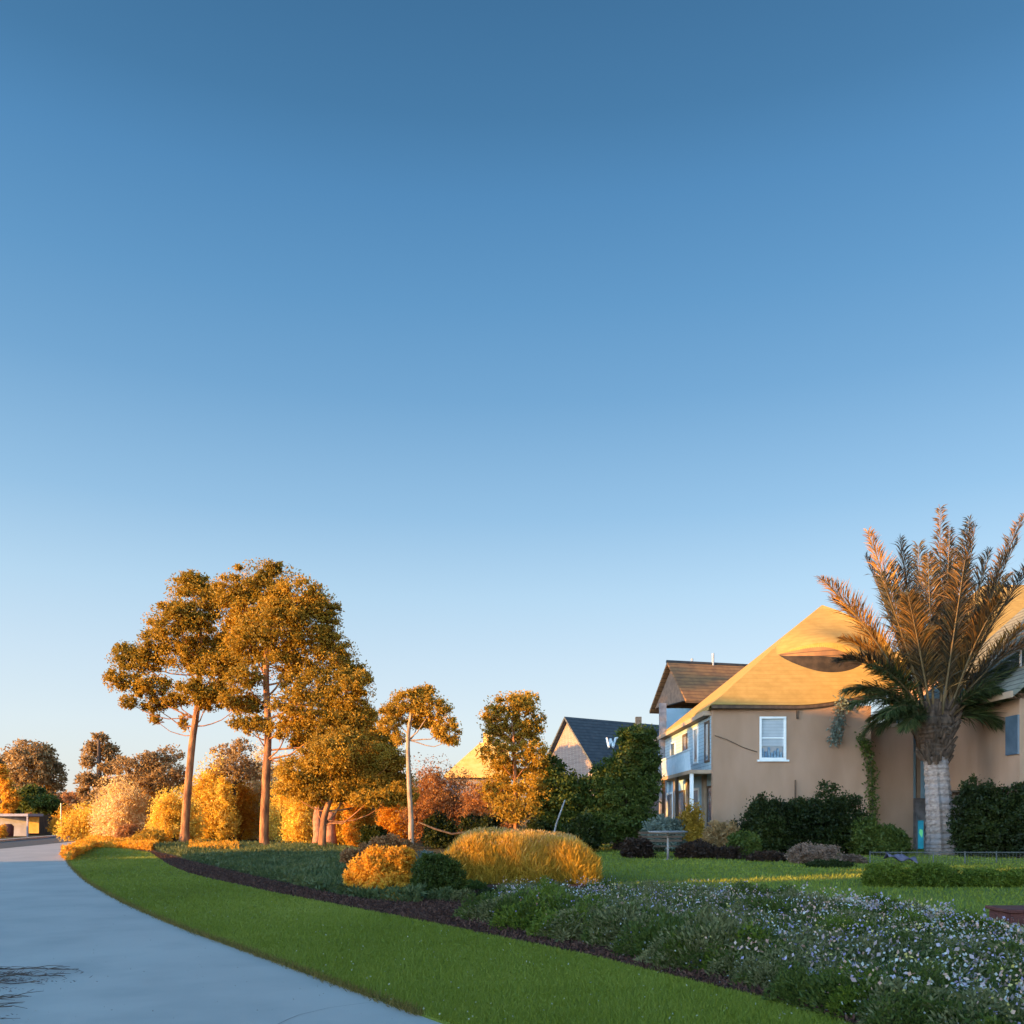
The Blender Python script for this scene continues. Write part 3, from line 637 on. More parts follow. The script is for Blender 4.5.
# ------------------------------------------------------------------ left cluster of trees
tree('pine_tree', 'tall pine leaning slightly right with open crown, left of the pair', 'tree', [(184,846),(187,800),(192,745),(198,700),(200,655),(200,620)],
     [(138,660,26,14),(118,680,13,12),(150,686,22,13),(200,602,30,20),(178,622,30,18),(215,640,28,20),(185,655,28,16),(215,668,24,14),(128,652,15,10),(155,705,14,8),(200,690,24,13),(232,660,22,18),(160,640,20,12),(128,702,9,7),(190,585,20,12),(222,690,14,10),(155,718,6,6),(184,722,5,9),(208,702,17,9),(176,700,14,8),(238,705,12,9)], 50, 95000, .16, M['L_pine'], M['bark'], .25, .10, sub=.18, shell=.3, fill=.44, twigs=14)
tree('pine_tree', 'tallest pine with straight orange trunk and broad domed crown', 'tree', [(265,850),(264,830),(266,780),(268,730),(266,675),(268,630),(270,600)],
     [(265,583,36,20),(295,600,34,22),(245,610,30,24),(275,625,36,24),(310,630,30,24),(330,655,26,20),(250,645,28,20),(290,660,36,20),(315,685,32,18),(345,690,28,22),(350,715,24,18),(300,705,30,16),(325,725,32,16),(245,680,20,14),(232,590,22,14),(322,608,18,14),(355,675,16,14),(255,725,16,10),(365,740,12,10),(228,700,12,8),(290,728,24,12),(252,704,18,11),(335,742,26,12),(240,722,12,8),(305,742,18,9)], 47, 150000, .15, M['L_pine'], M['bark'], .27, .10, sub=.17, shell=.3, fill=.44, twigs=14)
tree('broad_tree', 'low spreading orange leaved tree under the tallest pine', 'tree', [(322,846),(324,820),(330,800),(338,780)],
     [(300,772,24,16),(330,755,30,18),(365,760,32,18),(350,785,34,16),(385,780,26,18),(315,790,26,14),(400,795,18,12),(290,788,14,9),(372,798,24,9),(345,740,20,12),(395,760,14,11)], 44, 90000, .14, M['L_olive'], M['bark'], .2, .10, sub=.24, shell=.3)
tree('slender_tree', 'slender tree with tall bare pale trunk and small flat crown', 'tree', [(411,852),(411,820),(409,780),(408,740),(411,715),(413,700)],
     [(412,700,22,11),(432,708,20,12),(396,712,16,11),(445,728,15,13),(388,725,11,9),(420,722,18,7),(452,740,8,6),(398,738,8,8),(425,692,12,7)], 41, 22000, .13, M['L_olive'], M['slim'], .14, .06, fill=.4, sub=.19, shell=.3, smin=.6)
tree('oval_tree', 'oval golden brown tree left of the brick gable', 'tree', [(515,848),(516,820),(515,780),(514,740),(513,710)],
     [(512,706,24,13),(495,720,16,14),(530,722,16,14),(512,735,28,14),(498,752,20,14),(532,752,17,14),(515,770,28,15),(500,790,22,14),(532,790,20,16),(515,808,24,14),(540,770,12,10),(525,700,14,9)], 43, 52000, .13, M['L_olive'], M['bark'], .13, .05, sub=.15, shell=.2, fill=.30, twigs=14)
tree('dark_tree', 'dark green tree between the golden oval tree and the brick house', 'tree', [(556,850),(557,820),(560,790)],
     [(560,790,24,22),(572,805,18,20),(548,805,16,20),(562,825,28,16),(552,768,12,12),(578,830,14,12)], 44, 22000, .2, M['L_midg'], M['darkbark'], .2, .1, sub=.26)
tree('dark_tree', 'large dark evergreen tree in front of the slate roof', 'tree', [(618,850),(620,820),(622,790),(628,750)],
     [(633,740,16,15),(640,755,20,18),(614,773,22,14),(632,778,28,18),(600,788,20,16),(645,790,16,16),(615,805,34,18),(600,828,26,18),(640,825,22,16),(648,735,9,8),(625,760,14,12)], 44, 46000, .19, M['L_midg'], M['darkbark'], .25, .12, sub=.24)
tree('dark_tree', 'dark tree added behind the spreading tree to shade the brick house, showing at its upper left', 'tree', [(340,842),(340,800),(338,760)],  # tree added here to throw shade onto the brick gable
     [(332,735,22,16),(350,722,22,14),(325,760,22,16),(352,750,26,18),(340,780,28,18),(338,712,14,8)], 65, 26000, .24, M['L_olive'], M['darkbark'], .25, .1, sub=.22)
tree('dark_tree', 'dark tree added behind the gap between the spreading and the slender tree to shade the brick house', 'tree', [(372,842),(372,800),(370,760)],  # second added tree, widening the shade on the brick house
     [(362,730,18,14),(380,742,16,14),(372,760,24,16),(368,782,26,16),(366,716,12,7)], 66.5, 22000, .24, M['L_olive'], M['darkbark'], .25, .1, sub=.22)
# left distance
tree('round_tree', 'rounded russet tree at the far left edge', 'tree', [(20,836),(22,800),(25,770)], [(5,765,20,14),(30,755,22,14),(52,775,14,16),(10,785,22,14),(38,785,22,14),(28,770,22,16),(-12,775,16,18)], 95, 18000, .38, M['L_brown'], M['darkbark'], .4, .2, sub=.2)
tree('round_tree', 'pale orange tree in front of the russet tree at the left edge', 'tree', [(11,838),(11,815),(11,800)], [(11,800,8,10),(6,788,7,9),(0,775,8,9),(8,808,6,7)], 84, 4500, .3, M['L_amber'], M['palebark'], .14, .08, sub=.26)
tree('green_tree', 'dark green bushy tree behind the pale shelter', 'tree', [(38,834),(38,815),(40,808)], [(25,800,14,10),(42,803,18,9),(52,808,12,7),(10,812,10,7),(33,793,10,7)], 88, 9000, .34, M['L_midg'], M['darkbark'], .25, .12, sub=.25)
tree('lone_pine', 'small dark pine with straight trunk beside the road bend', 'tree', [(98,836),(99,800),(99,770),(99,738)],
     [(95,750,10,9),(108,752,11,9),(100,738,7,5),(88,762,8,6),(112,768,12,6),(90,780,12,7),(106,786,12,8),(96,800,12,8),(83,790,6,6),(122,760,6,4)], 66, 9000, .26, M['L_brown'], M['darkbark'], .32, .1, sub=.3, shell=.2, bare=.8)
for px, t, lab in [(135, 752, 'thin twiggy brown tree just right of the lone pine'), (160, 745, 'thin twiggy brown tree left of the leaning pine trunk'), (232, 738, 'thin twiggy brown tree between the two pine trunks')]:
    tree('twiggy_tree', lab, 'tree', [(px,842),(px+2,810),(px+3,t+28)], [(px-8,t+16,13,10),(px+10,t+10,12,10),(px+2,t+30,18,12),(px-14,t+35,12,10),(px+18,t+32,12,12)], 62, 5200, .2, M['L_brown'], M['darkbark'], .2, .07, sub=.24, twigs=18, bare=1.3, group=None)
# golden sunlit shrubs
gs = [(84,842,34,30,62,'gold','small weeping golden shrub at the road bend'),(122,843,46,48,60,'cream','pale cream shrub right of the lone pine'),(152,842,44,62,63,'cream','tall pale cream shrub behind the leaning pine'),
      (176,846,40,42,57,'gold','golden shrub touching the leaning pine trunk'),(212,844,40,66,61,'gold','tall golden shrub between the pine trunks'),(238,842,34,56,64,'amber','amber shrub just left of the tallest pine trunk'),
      (290,843,36,58,60,'gold','golden shrub just right of the tallest pine trunk'),(302,846,32,44,55,'gold','bright yellow shrub under the spreading tree'),(262,842,34,74,66,'cream','pale shrub right behind the tallest pine trunk'),
      (340,848,26,42,52,'gold','narrow yellow shrub beside the reddish stump'),(358,849,30,44,50,'amber','drooping amber shrub under the spreading tree'),(196,842,30,40,66,'rust','rusty shrub behind the leaning pine trunk'),
      (440,840,60,60,58,'rust','rusty thicket shrub behind the slender tree'),(472,838,24,24,62,'amber','small amber shrub under the distant golden house'),(488,842,50,48,54,'rust','rusty shrub at the foot of the oval tree'),(396,838,36,34,60,'amber','amber shrub left of the slender trunk'),
      (108,840,40,50,74,'amber','amber shrub standing behind the pale cream ones'),(140,842,40,60,72,'gold','tall golden shrub behind the pale cream ones'),(222,842,40,54,74,'cream','pale shrub standing far back between the pine trunks'),(282,842,40,66,76,'gold','tall golden shrub far behind the tallest pine'),(318,842,36,60,74,'amber','tall amber shrub far behind the stumps'),(420,840,34,50,70,'amber','tall amber shrub behind the slender trunk'),(66,836,22,24,84,'amber','small amber shrub beside the far fence'),
      (128,846,20,16,54,'rust','low rusty shrub near the road bend'),(150,848,30,14,50,'olive','low olive shrub at the end of the mulch strip')]
for px, base, w_, h_, Y, pal, lab in gs:
    bush('garden_shrub', lab, 'shrub', px, base, w_*1.35, h_*1.35, Y, int(9000+w_*h_*5), .15, pal, 7, .26)
# reddish stumps
for px, t, lab in [(318, 806, 'reddish bare stump under the spreading tree, left one'), (330, 812, 'reddish bare stump beside the taller stump')]:
    q = at(px, 850, 50); T = [at(px, 849, 50), at(px+1, 835, 50), at(px, 820, 50), at(px+2, t, 50)]; T[0][2] = -.05
    MB_ = MB().tube(T, [.42, .32, .30, .26], 10, True, .12); tag(MB_.build('tree_stump', mat('red_bark', (.28,.12,.08), (.42,.2,.13), 4, .95, 1, 12), None, True), lab, 'stump')
# dark evergreen bushes behind the hedge
for px, base, w_, h_, Y, lab in [(440,846,50,34,46,'dark evergreen bush behind the pale slender trunk'),(485,846,46,36,45,'dark evergreen bush behind the orange grass hedge'),(538,850,40,34,42,'dark bush left of the leaning pole'),
                             (585,852,44,40,41,'dark bush at the foot of the evergreen tree'),(376,846,28,22,46,'dark blue green bush under the spreading tree')]:
    bush('dark_bush', lab, 'bush', px, base, w_, h_, Y, 9000, .15, 'green', 7, .28)
# fallen branch and leaning pole
tag(MB().tube([at(418,822,43), at(435,829,42.6), at(452,834,42.4), at(476,831,42.2), at(500,835,42)], [.03,.05,.05,.04,.02], 8, True, .1).build('fallen_branch', M['darkbark'], None, True), 'long dark curved branch lying behind the slender trunk', 'branch')
tag(MB().tube([at(551,845,38), at(557,822,38), at(565,800,38)], [.045,.04,.03], 7).build('leaning_pole', M['stone'], None, True), 'thin pale grey pole leaning right against the dark tree', 'pole')
# foreground planting: orange shrub, dark shrub, hedge
tree('orange_shrub', 'bright orange leafy shrub at the edge of the mulch', 'shrub', [(378,906),(379,890),(381,872)], [(370,868,20,15),(395,866,18,14),(365,886,18,14),(385,888,22,16),(405,885,12,14),(352,876,8,9),(400,856,16,9),(378,856,14,10)], 18.2, 34000, .06, M['L_amber'], M['darkbark'], .04, .02, sub=.2, shell=.3, lw=.6)
tree('orange_shrub', 'smaller pinkish orange shrub behind the bright orange one', 'shrub', [(388,872),(389,862),(390,855)], [(375,852,18,9),(400,850,18,9),(388,844,16,8),(350,856,9,7)], 24, 12000, .08, M['L_rust'], M['darkbark'], .05, .03, sub=.26, lw=.6)
bush('dark_shrub', 'rounded dark green shrub between the orange shrub and the grass hedge', 'shrub', 436, 905, 56, 54, 17.8, 30000, .06, 'midg', 7, .26)
bush('dark_shrub', 'low dark shrub spilling over the mulch in front of the hedge', 'shrub', 490, 912, 30, 24, 17.0, 12000, .05, 'green', 6, .3)
for px_, b_, w2, h2, Y_, pl_, lb_ in [(512,908,40,24,18.2,'sage','low grey green shrub between the grass hedge and the flower bed'),(470,898,44,18,19.3,'midg','low green shrub hugging the foot of the grass hedge'),(405,912,40,18,17.0,'olive','low olive shrub at the foot of the bright orange one'),(462,914,26,16,16.6,'sage','tiny grey green shrub at the mulch edge before the rounded dark shrub')]:
    bush('low_shrub', lb_, 'shrub', px_, b_, w2, h2, Y_, 9000, .055, pl_, 7, .28)
bush('dark_shrub', 'low teal green shrub in front of the rounded dark one', 'shrub', 446, 912, 36, 24, 16.8, 12000, .05, 'teal', 6, .3)
for px, base, lab in [(425,873,'small white flowering shrub left of the grass hedge')]:
    bush('white_shrub', lab, 'shrub', px, base, 30, 22, 30, 4500, .09, 'grey', 5, .3)
# grass hedge : long mass of upright stems
def grass_hedge():
    Yc = 22.5; x0, x1 = gx(450, Yc), gx(592, Yc); root = empty('grass_hedge', ((x0+x1)/2, Yc, 0), 'long clipped mass of tall orange ornamental grass', 'hedge')
    n = 150000; u = R.random(n); x = x0+(x1-x0)*u; dpt = 2.6
    y = Yc+R.uniform(-1, 1, n)*dpt/2*np.sqrt(np.clip(1-((u-.5)*2)**6, 0.05, 1))
    top = (1.27-.22*u)*np.clip(1-((u-.5)*2)**6, .30, 1)**.5*(1-.25*np.abs((y-Yc)/1.3)**3)+.05*np.sin(x*3.1)*np.cos(y*2.3)+.03*np.sin(x*11+y*7)
    Lb = R.uniform(.08, .30, n); zt = top*(1-.0*R.random(n)); 
    side = R.random(n) < .45; z = np.where(side, R.random(n)*top*.9, top-Lb*R.uniform(.4, 1, n))
    y = np.where(side, np.where(R.random(n) < .65, Yc-dpt/2*(1-.35*(z/1.2)**3)-R.normal(0, .06, n)+.08*np.sin(x*6+z*4), y), y); z = np.clip(z, 0, None)
    P = np.column_stack([x, y, z]); A = np.column_stack([R.normal(0, .55, n)+.2*np.sin(x*4), R.normal(-.15, .5, n), np.ones(n)]); 
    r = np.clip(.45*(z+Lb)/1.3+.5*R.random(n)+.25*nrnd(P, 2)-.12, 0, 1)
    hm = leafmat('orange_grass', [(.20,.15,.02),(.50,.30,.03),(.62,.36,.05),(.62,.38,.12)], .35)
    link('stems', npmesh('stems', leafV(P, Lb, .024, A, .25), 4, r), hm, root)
    m = 5000; u = R.random(m); x = x0+(x1-x0)*u; y = Yc+R.uniform(-1, 1, m)*dpt/2; t2 = (1.27-.22*u)*np.clip(1-((u-.5)*2)**6, .30, 1)**.5*(1-.25*np.abs((y-Yc)/1.3)**3)+.05*np.sin(x*3.1)*np.cos(y*2.3)
    P = np.column_stack([x, y, t2+R.uniform(-.05, .12, m)])
    link('seed_heads', npmesh('seed_heads', leafV(P, .07, .03, np.array([0, 0, 1.]), .6), 4, R.random(m)), leafmat('seed', [(.45,.24,.05),(.6,.34,.10),(.62,.40,.2)]), root)
grass_hedge()
# ground cover (left bed), golden cover at its tip
def cover(name, poly, n, h, leaf, pal, label, p=1, z0=.02):
    P = scatter(poly, n, p); hh = h*(.4+.8*nrnd(np.column_stack([P, P[:, 0]*0]), 1.8)); P3 = np.column_stack([P, z0+hh*R.random(len(P))])
    r = np.clip(.55*nrnd(P3, 1.1, 5)+.5*R.random(len(P))-.05, 0, 1)
    return tag(link(name, npmesh(name, leafV(P3, leaf*R.uniform(.6, 1.4, len(P)), leaf*.4, np.array([0, 0, .7])), 4, r), M['L_'+pal] if isinstance(pal, str) else pal), label, 'ground cover', kind='stuff')
cover('ground_cover', gcpoly, 90000, .22, .13, 'teal', 'bluish green ground cover beyond the mulch strip')
gold_poly = [gp(62,857), gp(70,852), gp(88,843), gp(100,836), gp(150,836), gp(170,841), gp(150,851), gp(120,849), gp(95,848), gp(75,858), gp(68,862)]
cover('golden_ground_cover', gold_poly, 70000, .34, .16, 'amber', 'low golden ground cover at the inside of the bend')
cover('ground_cover', [gp(240,848), gp(290,848), gp(300,856), gp(240,857)], 5000, .10, .12, 'olive', 'low yellow plants painting a sun patch at the foot of the tallest pine')  # warm leaf colour stands in for sunlight on the ground
cover('ground_cover', [gp(190,845), gp(236,845), gp(240,854), gp(188,853)], 6000, .3, .14, 'amber', 'orange patch of low plants between the pine trunks')
# ------------------------------------------------------------------ flower bed
cover('bed_foliage', bedpoly, 230000, .26, .06, 'midg', 'dense green foliage of the long flower bed', 1)
cover('bed_foliage', bedpoly, 130000, .34, .05, 'sage', 'silvery leaves mixed through the flower bed', 1)
def blossoms(name, n, size, cols, label, poly=bedpoly, zlo=.2, zhi=.42):
    k = n//14; Cn = scatter(poly, k, 1); ii = R.integers(0, k, n); P = Cn[ii]+R.normal(0, .13, (n, 2)); P3 = np.column_stack([P, R.uniform(zlo, zhi, n)])
    m = leafmat(name, cols, .25, .6); V = leafV(P3, size*R.uniform(.45, 1.3, n), size*R.uniform(.5, .9, n), np.array([0, -.3, .5]))
    tag(link(name, npmesh(name, V, 4, R.random(n)), m), label, 'flowers', kind='stuff')
blossoms('white_blossoms', 5600, .036, [(.34,.35,.33),(.46,.46,.43),(.6,.58,.52)], 'small white blossoms through the flower bed')
blossoms('lilac_blossoms', 3200, .036, [(.24,.20,.36),(.34,.28,.44),(.44,.38,.5)], 'small lilac blossoms through the flower bed')
blossoms('peach_blossoms', 3800, .04, [(.45,.25,.2),(.6,.36,.26),(.6,.42,.36)], 'scattered pinkish peach blossoms in the flower bed')
blossoms('pink_blossoms', 1500, .05, [(.36,.26,.26),(.48,.36,.36),(.42,.36,.46)], 'larger pale pink and mauve blooms in the flower bed')
blossoms('yellow_blossoms', 1500, .035, [(.5,.38,.08),(.55,.45,.12),(.6,.5,.2)], 'few yellow blossoms in the flower bed')
rear = [gp(600,897), gp(700,900), gp(850,910), gp(940,924), gp(1024,948), gp(1024,957), gp(850,918), gp(700,907), gp(600,902)]
blossoms('dry_blossoms', 4500, .06, [(.30,.22,.12),(.42,.30,.2),(.52,.44,.36)], 'dry tan and white flower heads along the rear edge of the bed', rear, .08, .26)
# individual mounds: three kinds, a few shared meshes each
def mound_mesh(pal, R0, H0, n, leaf, seed):
    u = unit(n); u[:, 2] = np.abs(u[:, 2]); rr = (.55+.45*R.random(n)**.5)*(1+.18*np.sin(u[:, 0]*5+seed)+.14*np.sin(u[:, 1]*7+seed*2))
    P = u*rr[:, None]*np.array([R0, R0, H0]); 
    V = leafV(P, leaf*R.uniform(.6, 1.4, n), leaf*.4, u*.8+np.array([0, 0, .3]), .8)
    me = npmesh('foliage', V, 4, np.clip(.4*nrnd(P, 8, seed)+.6*R.random(n), 0, 1)); me.materials.append(M['L_'+pal]); return me
def bloom_mesh(R0, H0, n, size, m):
    u = unit(n); u[:, 2] = np.abs(u[:, 2]); P = u*np.array([R0, R0, H0])*R.uniform(.95, 1.2, (n, 1))
    me = npmesh('blossoms', leafV(P, size, size*.9, u), 4, R.random(n)); me.materials.append(m); return me
bw = leafmat('bloom_white', [(.36,.37,.35),(.5,.5,.46)]); bp_ = leafmat('bloom_violet', [(.22,.18,.42),(.35,.28,.52)]); bo = leafmat('bloom_coral', [(.5,.2,.12),(.6,.32,.24)])
KINDS = [('silver_plant', 'mounded silvery leaved plant in the flower bed', 'silvery mounds in the flower bed', 'sage', bw, 30),
         ('violet_plant', 'mounded green plant with violet blossoms in the flower bed', 'violet flowering mounds in the flower bed', 'midg', bp_, 26),
         ('green_plant', 'mounded leafy plant with a few coral blossoms in the flower bed', 'leafy mounds in the flower bed', 'lime', bo, 14),
         ('dark_plant', 'low dark leafy plant overhanging the mulch at the front of the bed', 'dark plants along the front of the flower bed', 'midg', bw, 5)]
PM = [[(mound_mesh(k[3], .42, .40, 3000, .055, s+i*3), bloom_mesh(.42, .40, k[5], .026, k[4])) for s in range(3)] for i, k in enumerate(KINDS)]
def put(ki, x, y, s):
    k = KINDS[ki]; f, bl = random.choice(PM[ki]); root = empty(k[0], (x, y, .0), k[1], 'plant', k[2])
    root.rotation_euler = (0, 0, random.uniform(0, 6.28)); root.scale = (s*random.uniform(.9, 1.2), s*random.uniform(.9, 1.2), s*random.uniform(.8, 1.1))
    for me in (f, bl): o = bpy.data.objects.new(me.name.split('.')[0], me); COL.objects.link(o); o.parent = root
U = [q for q in mulchU if 4.5 < q[1] < 21 and 512+F*q[0]/q[1] > 500]
for q in U:
    for k in range(3 if q[1] > 9 else 2):
        d = random.uniform(-.08, .5); x, y = q[0]+d*.7+random.uniform(-.25, .25), q[1]+d+random.uniform(-.3, .3)
        put(random.choice([0, 2, 3, 1]) if d > .1 else random.choice([3, 0, 0, 2]), x, y, random.uniform(.75, 1.15) if y > 9 else random.uniform(.55, .8))
Q = scatter(bedpoly, 400, 0); kept = []
for q in Q:
    if all((q[0]-a[0])**2+(q[1]-a[1])**2 > .62**2 for a in kept) and abs(q[0]) < .62*q[1]: kept.append(q)
for q in kept[:110]:
    ki = random.choices([0, 1, 2], [.5 if q[0]/q[1] < .25 else .25, .32, .25])[0]; put(ki, q[0], q[1], random.uniform(.6, 1.0))
# flat stones in the bed
for (px, py, r), lab in zip([(812,974,.14),(842,985,.17),(818,994,.10)], ['pale flat stone in the flower bed, the one farthest back', 'widest flat stone in the flower bed', 'smallest flat stone in the flower bed, nearest the lawn']):
    g = gp(px, py+8); ring = [(g[0]+r*1.2*math.cos(a)*random.uniform(.8, 1.1), g[1]+r*math.sin(a)*random.uniform(.8, 1.1), .22) for a in np.linspace(0, 2*math.pi, 11)[:-1]]
    tag(MB().prism(ring, (0, 0, .05)).build('flat_stone', M['stone'], bevel=.01), lab, 'stone', 'flat stones in the flower bed')
# ------------------------------------------------------------------ palm
Yp = 38
pb = at(941, 855, Yp); palm = empty('date_palm', (pb[0], pb[1], 0), 'thick trunked date palm with upright fronds in front of the houses', 'palm')
T = [at(941, 860, Yp), at(941, 845, Yp), at(940, 820, Yp), at(938, 790, Yp), at(936, 765, Yp), at(935, 750, Yp)]; T[0][2] = -.05
def rough_trunk(T, rad, n=28):
    C_ = catmull(T, 14); k = len(C_); V = []; Fc = []
    for i, p in enumerate(C_):
        t = i/(k-1)*(len(rad)-1); j = min(int(t), len(rad)-2); r = rad[j]+(rad[j+1]-rad[j])*(t-j)
        for a in range(n):
            th = 2*math.pi*a/n; diam = .04*math.sin(th*8+i*.9)*math.sin(-th*8+i*.9)+R.normal(0, .006)
            groove = -.10*math.exp(-((th-4.62)/.16)**2)
            V.append(p+(r+diam+groove)*np.array([math.cos(th), math.sin(th), 0]))
        if i:
            for a in range(n): a2 = (a+1) % n; Fc.append(((i-1)*n+a, (i-1)*n+a2, i*n+a2, i*n+a))
    return MB().add(V, Fc)
rough_trunk(T, [.68, .61, .55, .50, .47, .46]).build('trunk', M['palmtrunk'], palm)
T2 = [at(935, 757, Yp), at(935, 740, Yp), at(934, 722, Yp), at(934, 700, Yp)]
rough_trunk(T2, [.49, .62, .82, .58]).build('crown_base', M['boots'], palm)
bs = MB()
for i in range(90):
    th = random.uniform(0, 6.28); z = random.uniform(3.9, 6.3); r = .44+.18*(z-3.9); c = T2[1]; p = np.array([c[0]+r*math.cos(th), c[1]+r*math.sin(th), z])
    d = np.array([math.cos(th)*.35, math.sin(th)*.35, .45]); bs.tube([p, p+d*.8], [.10, .05], 5)
bs.build('leaf_stubs', M['boots'], palm)
heart = at(935, 700, Yp)
def frond(tip, bow, wid, mt, dens=200, droop=0, name='frond'):
    tip = np.array(tip); dh = tip[:2]-heart[:2]; dh = dh/(np.linalg.norm(dh)+1e-6); p0 = heart+np.array([dh[0]*.55, dh[1]*.55, random.uniform(-1.1, -.5)]); L = np.linalg.norm(tip-p0)
    mid = (p0+tip)/2+np.array([0, 0, bow*L]); ts = np.linspace(0, 1, 14); C_ = [(1-t)**2*p0+2*t*(1-t)*mid+t*t*tip for t in ts]
    b = MB(); b.tube(C_, [.048*(1-t)+.010 for t in ts], 5); r_ = b.build(name, M['rachis'], palm, True)
    n = dens; t = np.linspace(.16, 1, n); t = np.repeat(t, 2)+R.normal(0, .004, 2*n); t = np.clip(t, .1, 1)
    Cc = ((1-t)**2)[:, None]*p0+(2*t*(1-t))[:, None]*mid+(t*t)[:, None]*tip
    D = 2*(1-t)[:, None]*(mid-p0)+2*t[:, None]*(tip-mid); D /= np.linalg.norm(D, axis=1)[:, None]
    side = np.cross(D, [0, 0, 1.0]); side /= np.linalg.norm(side, axis=1)[:, None]+1e-6; upv = np.cross(side, D)
    s = np.tile([1, -1], n)[:, None]; env = (np.sin(np.clip(t*1.02, 0, 1)*math.pi*.86+.25)**.6)[:, None]
    fold = R.uniform(.1, .75, (2*n, 1))
    A = D*1.0+side*s*.8+upv*fold+R.normal(0, .24, (2*n, 3))+np.array([0, 0, -droop]); A /= np.linalg.norm(A, axis=1)[:, None]
    LL = wid*env*R.uniform(.8, 1.15, (2*n, 1)); wv = np.cross(A, upv+R.normal(0, .4, (2*n, 3))); wv /= np.linalg.norm(wv, axis=1)[:, None]+1e-6; wv *= .022
    M1 = Cc+A*LL*.5+wv; M2 = Cc+A*LL*.5-wv; TP = Cc+A*LL+np.array([0, 0, -.10])
    V = np.stack([Cc, M1, TP, M2], 1)
    o = link('leaflets', npmesh('leaflets', V, 4, R.random(2*n)), mt, r_); o.location = (0, 0, 0)
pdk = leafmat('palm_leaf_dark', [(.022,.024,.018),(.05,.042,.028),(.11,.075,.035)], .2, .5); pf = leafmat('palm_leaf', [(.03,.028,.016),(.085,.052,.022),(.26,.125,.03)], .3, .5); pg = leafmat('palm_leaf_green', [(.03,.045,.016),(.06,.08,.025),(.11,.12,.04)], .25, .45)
pbr = leafmat('palm_leaf_sunlit', [(.12,.06,.018),(.30,.14,.025),(.50,.25,.04)], .35, .5)  # lit copy of the palm leaf: sunlight put into chosen fronds' colour
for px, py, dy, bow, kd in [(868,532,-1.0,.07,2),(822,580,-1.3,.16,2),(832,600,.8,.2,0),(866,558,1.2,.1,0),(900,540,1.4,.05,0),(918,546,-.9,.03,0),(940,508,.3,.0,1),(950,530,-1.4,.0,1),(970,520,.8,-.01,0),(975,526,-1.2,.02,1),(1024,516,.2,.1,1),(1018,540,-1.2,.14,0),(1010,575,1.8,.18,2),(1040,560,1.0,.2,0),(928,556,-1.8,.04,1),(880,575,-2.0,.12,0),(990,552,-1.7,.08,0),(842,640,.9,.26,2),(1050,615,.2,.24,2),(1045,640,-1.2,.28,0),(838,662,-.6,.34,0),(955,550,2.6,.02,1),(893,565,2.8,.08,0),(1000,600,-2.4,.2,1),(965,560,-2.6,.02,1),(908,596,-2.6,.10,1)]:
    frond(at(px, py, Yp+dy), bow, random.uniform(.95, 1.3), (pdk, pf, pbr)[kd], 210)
for px, py, dy, bow in [(852,705,-.6,.34),(870,718,.8,.36),(885,715,-1.6,.34),(868,690,1.8,.3),(1040,690,-1.0,.3),(1030,705,.8,.3),(1000,690,-1.8,.3),(1010,665,1.6,.26),(1048,665,.0,.26),(895,700,1.6,.32),(845,690,.4,.3),(862,735,.6,.42),(1000,725,-.6,.42),(985,715,1.2,.4),(905,728,-1.4,.45),(870,665,-1.4,.25),(985,690,1.9,.33),(1055,640,1.2,.22),(880,730,.2,.42),(1020,720,.1,.40)]:
    frond(at(px, py, Yp+dy), bow, random.uniform(.8, 1.1), pg, 200, .6)
# ------------------------------------------------------------------ bushes before the houses
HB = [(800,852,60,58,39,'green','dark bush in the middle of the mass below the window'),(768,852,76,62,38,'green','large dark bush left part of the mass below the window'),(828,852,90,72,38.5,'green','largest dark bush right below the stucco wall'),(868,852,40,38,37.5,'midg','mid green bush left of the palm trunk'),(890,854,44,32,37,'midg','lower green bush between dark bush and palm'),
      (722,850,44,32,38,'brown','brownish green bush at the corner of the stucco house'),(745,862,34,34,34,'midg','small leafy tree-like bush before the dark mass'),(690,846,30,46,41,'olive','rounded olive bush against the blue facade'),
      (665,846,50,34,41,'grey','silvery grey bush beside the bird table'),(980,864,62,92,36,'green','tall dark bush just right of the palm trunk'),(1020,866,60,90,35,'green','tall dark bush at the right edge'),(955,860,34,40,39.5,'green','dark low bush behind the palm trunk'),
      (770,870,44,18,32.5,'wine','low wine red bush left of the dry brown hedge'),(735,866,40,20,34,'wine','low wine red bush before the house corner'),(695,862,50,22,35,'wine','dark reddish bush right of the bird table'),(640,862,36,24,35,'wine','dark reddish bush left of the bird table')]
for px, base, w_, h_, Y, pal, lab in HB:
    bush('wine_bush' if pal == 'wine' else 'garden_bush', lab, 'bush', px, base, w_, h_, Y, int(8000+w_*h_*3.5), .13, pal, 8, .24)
# dry clipped brown mound
bush('dry_hedge', 'dry pinkish brown rounded hedge on the back lawn', 'hedge', 812, 868, 64, 26, 30.5, 16000, .07, 'dry', 8, .2, irregular=.15)
bush('dry_hedge', 'small dry brown hedge tapering right of the larger one', 'hedge', 850, 868, 36, 14, 31, 7000, .07, 'dry', 5, .2, irregular=.15)
bush('garden_bush', 'dark low bush in front of the dry brown hedge', 'bush', 832, 876, 50, 15, 28.5, 9000, .07, 'green', 7, .3)
for px, w_, lab in [(885,58,'bright green low clipped hedge, left section before the palm'),(930,56,'bright green low clipped hedge, section under the palm'),(985,64,'bright green low clipped hedge, right section'),(1022,40,'bright green low hedge piece at the right edge')]:
    bush('low_hedge', lab, 'hedge', px, 889, w_, 27 if px < 950 else 21, 20.5, 16000, .06, 'lime', 8, .22, irregular=.12)
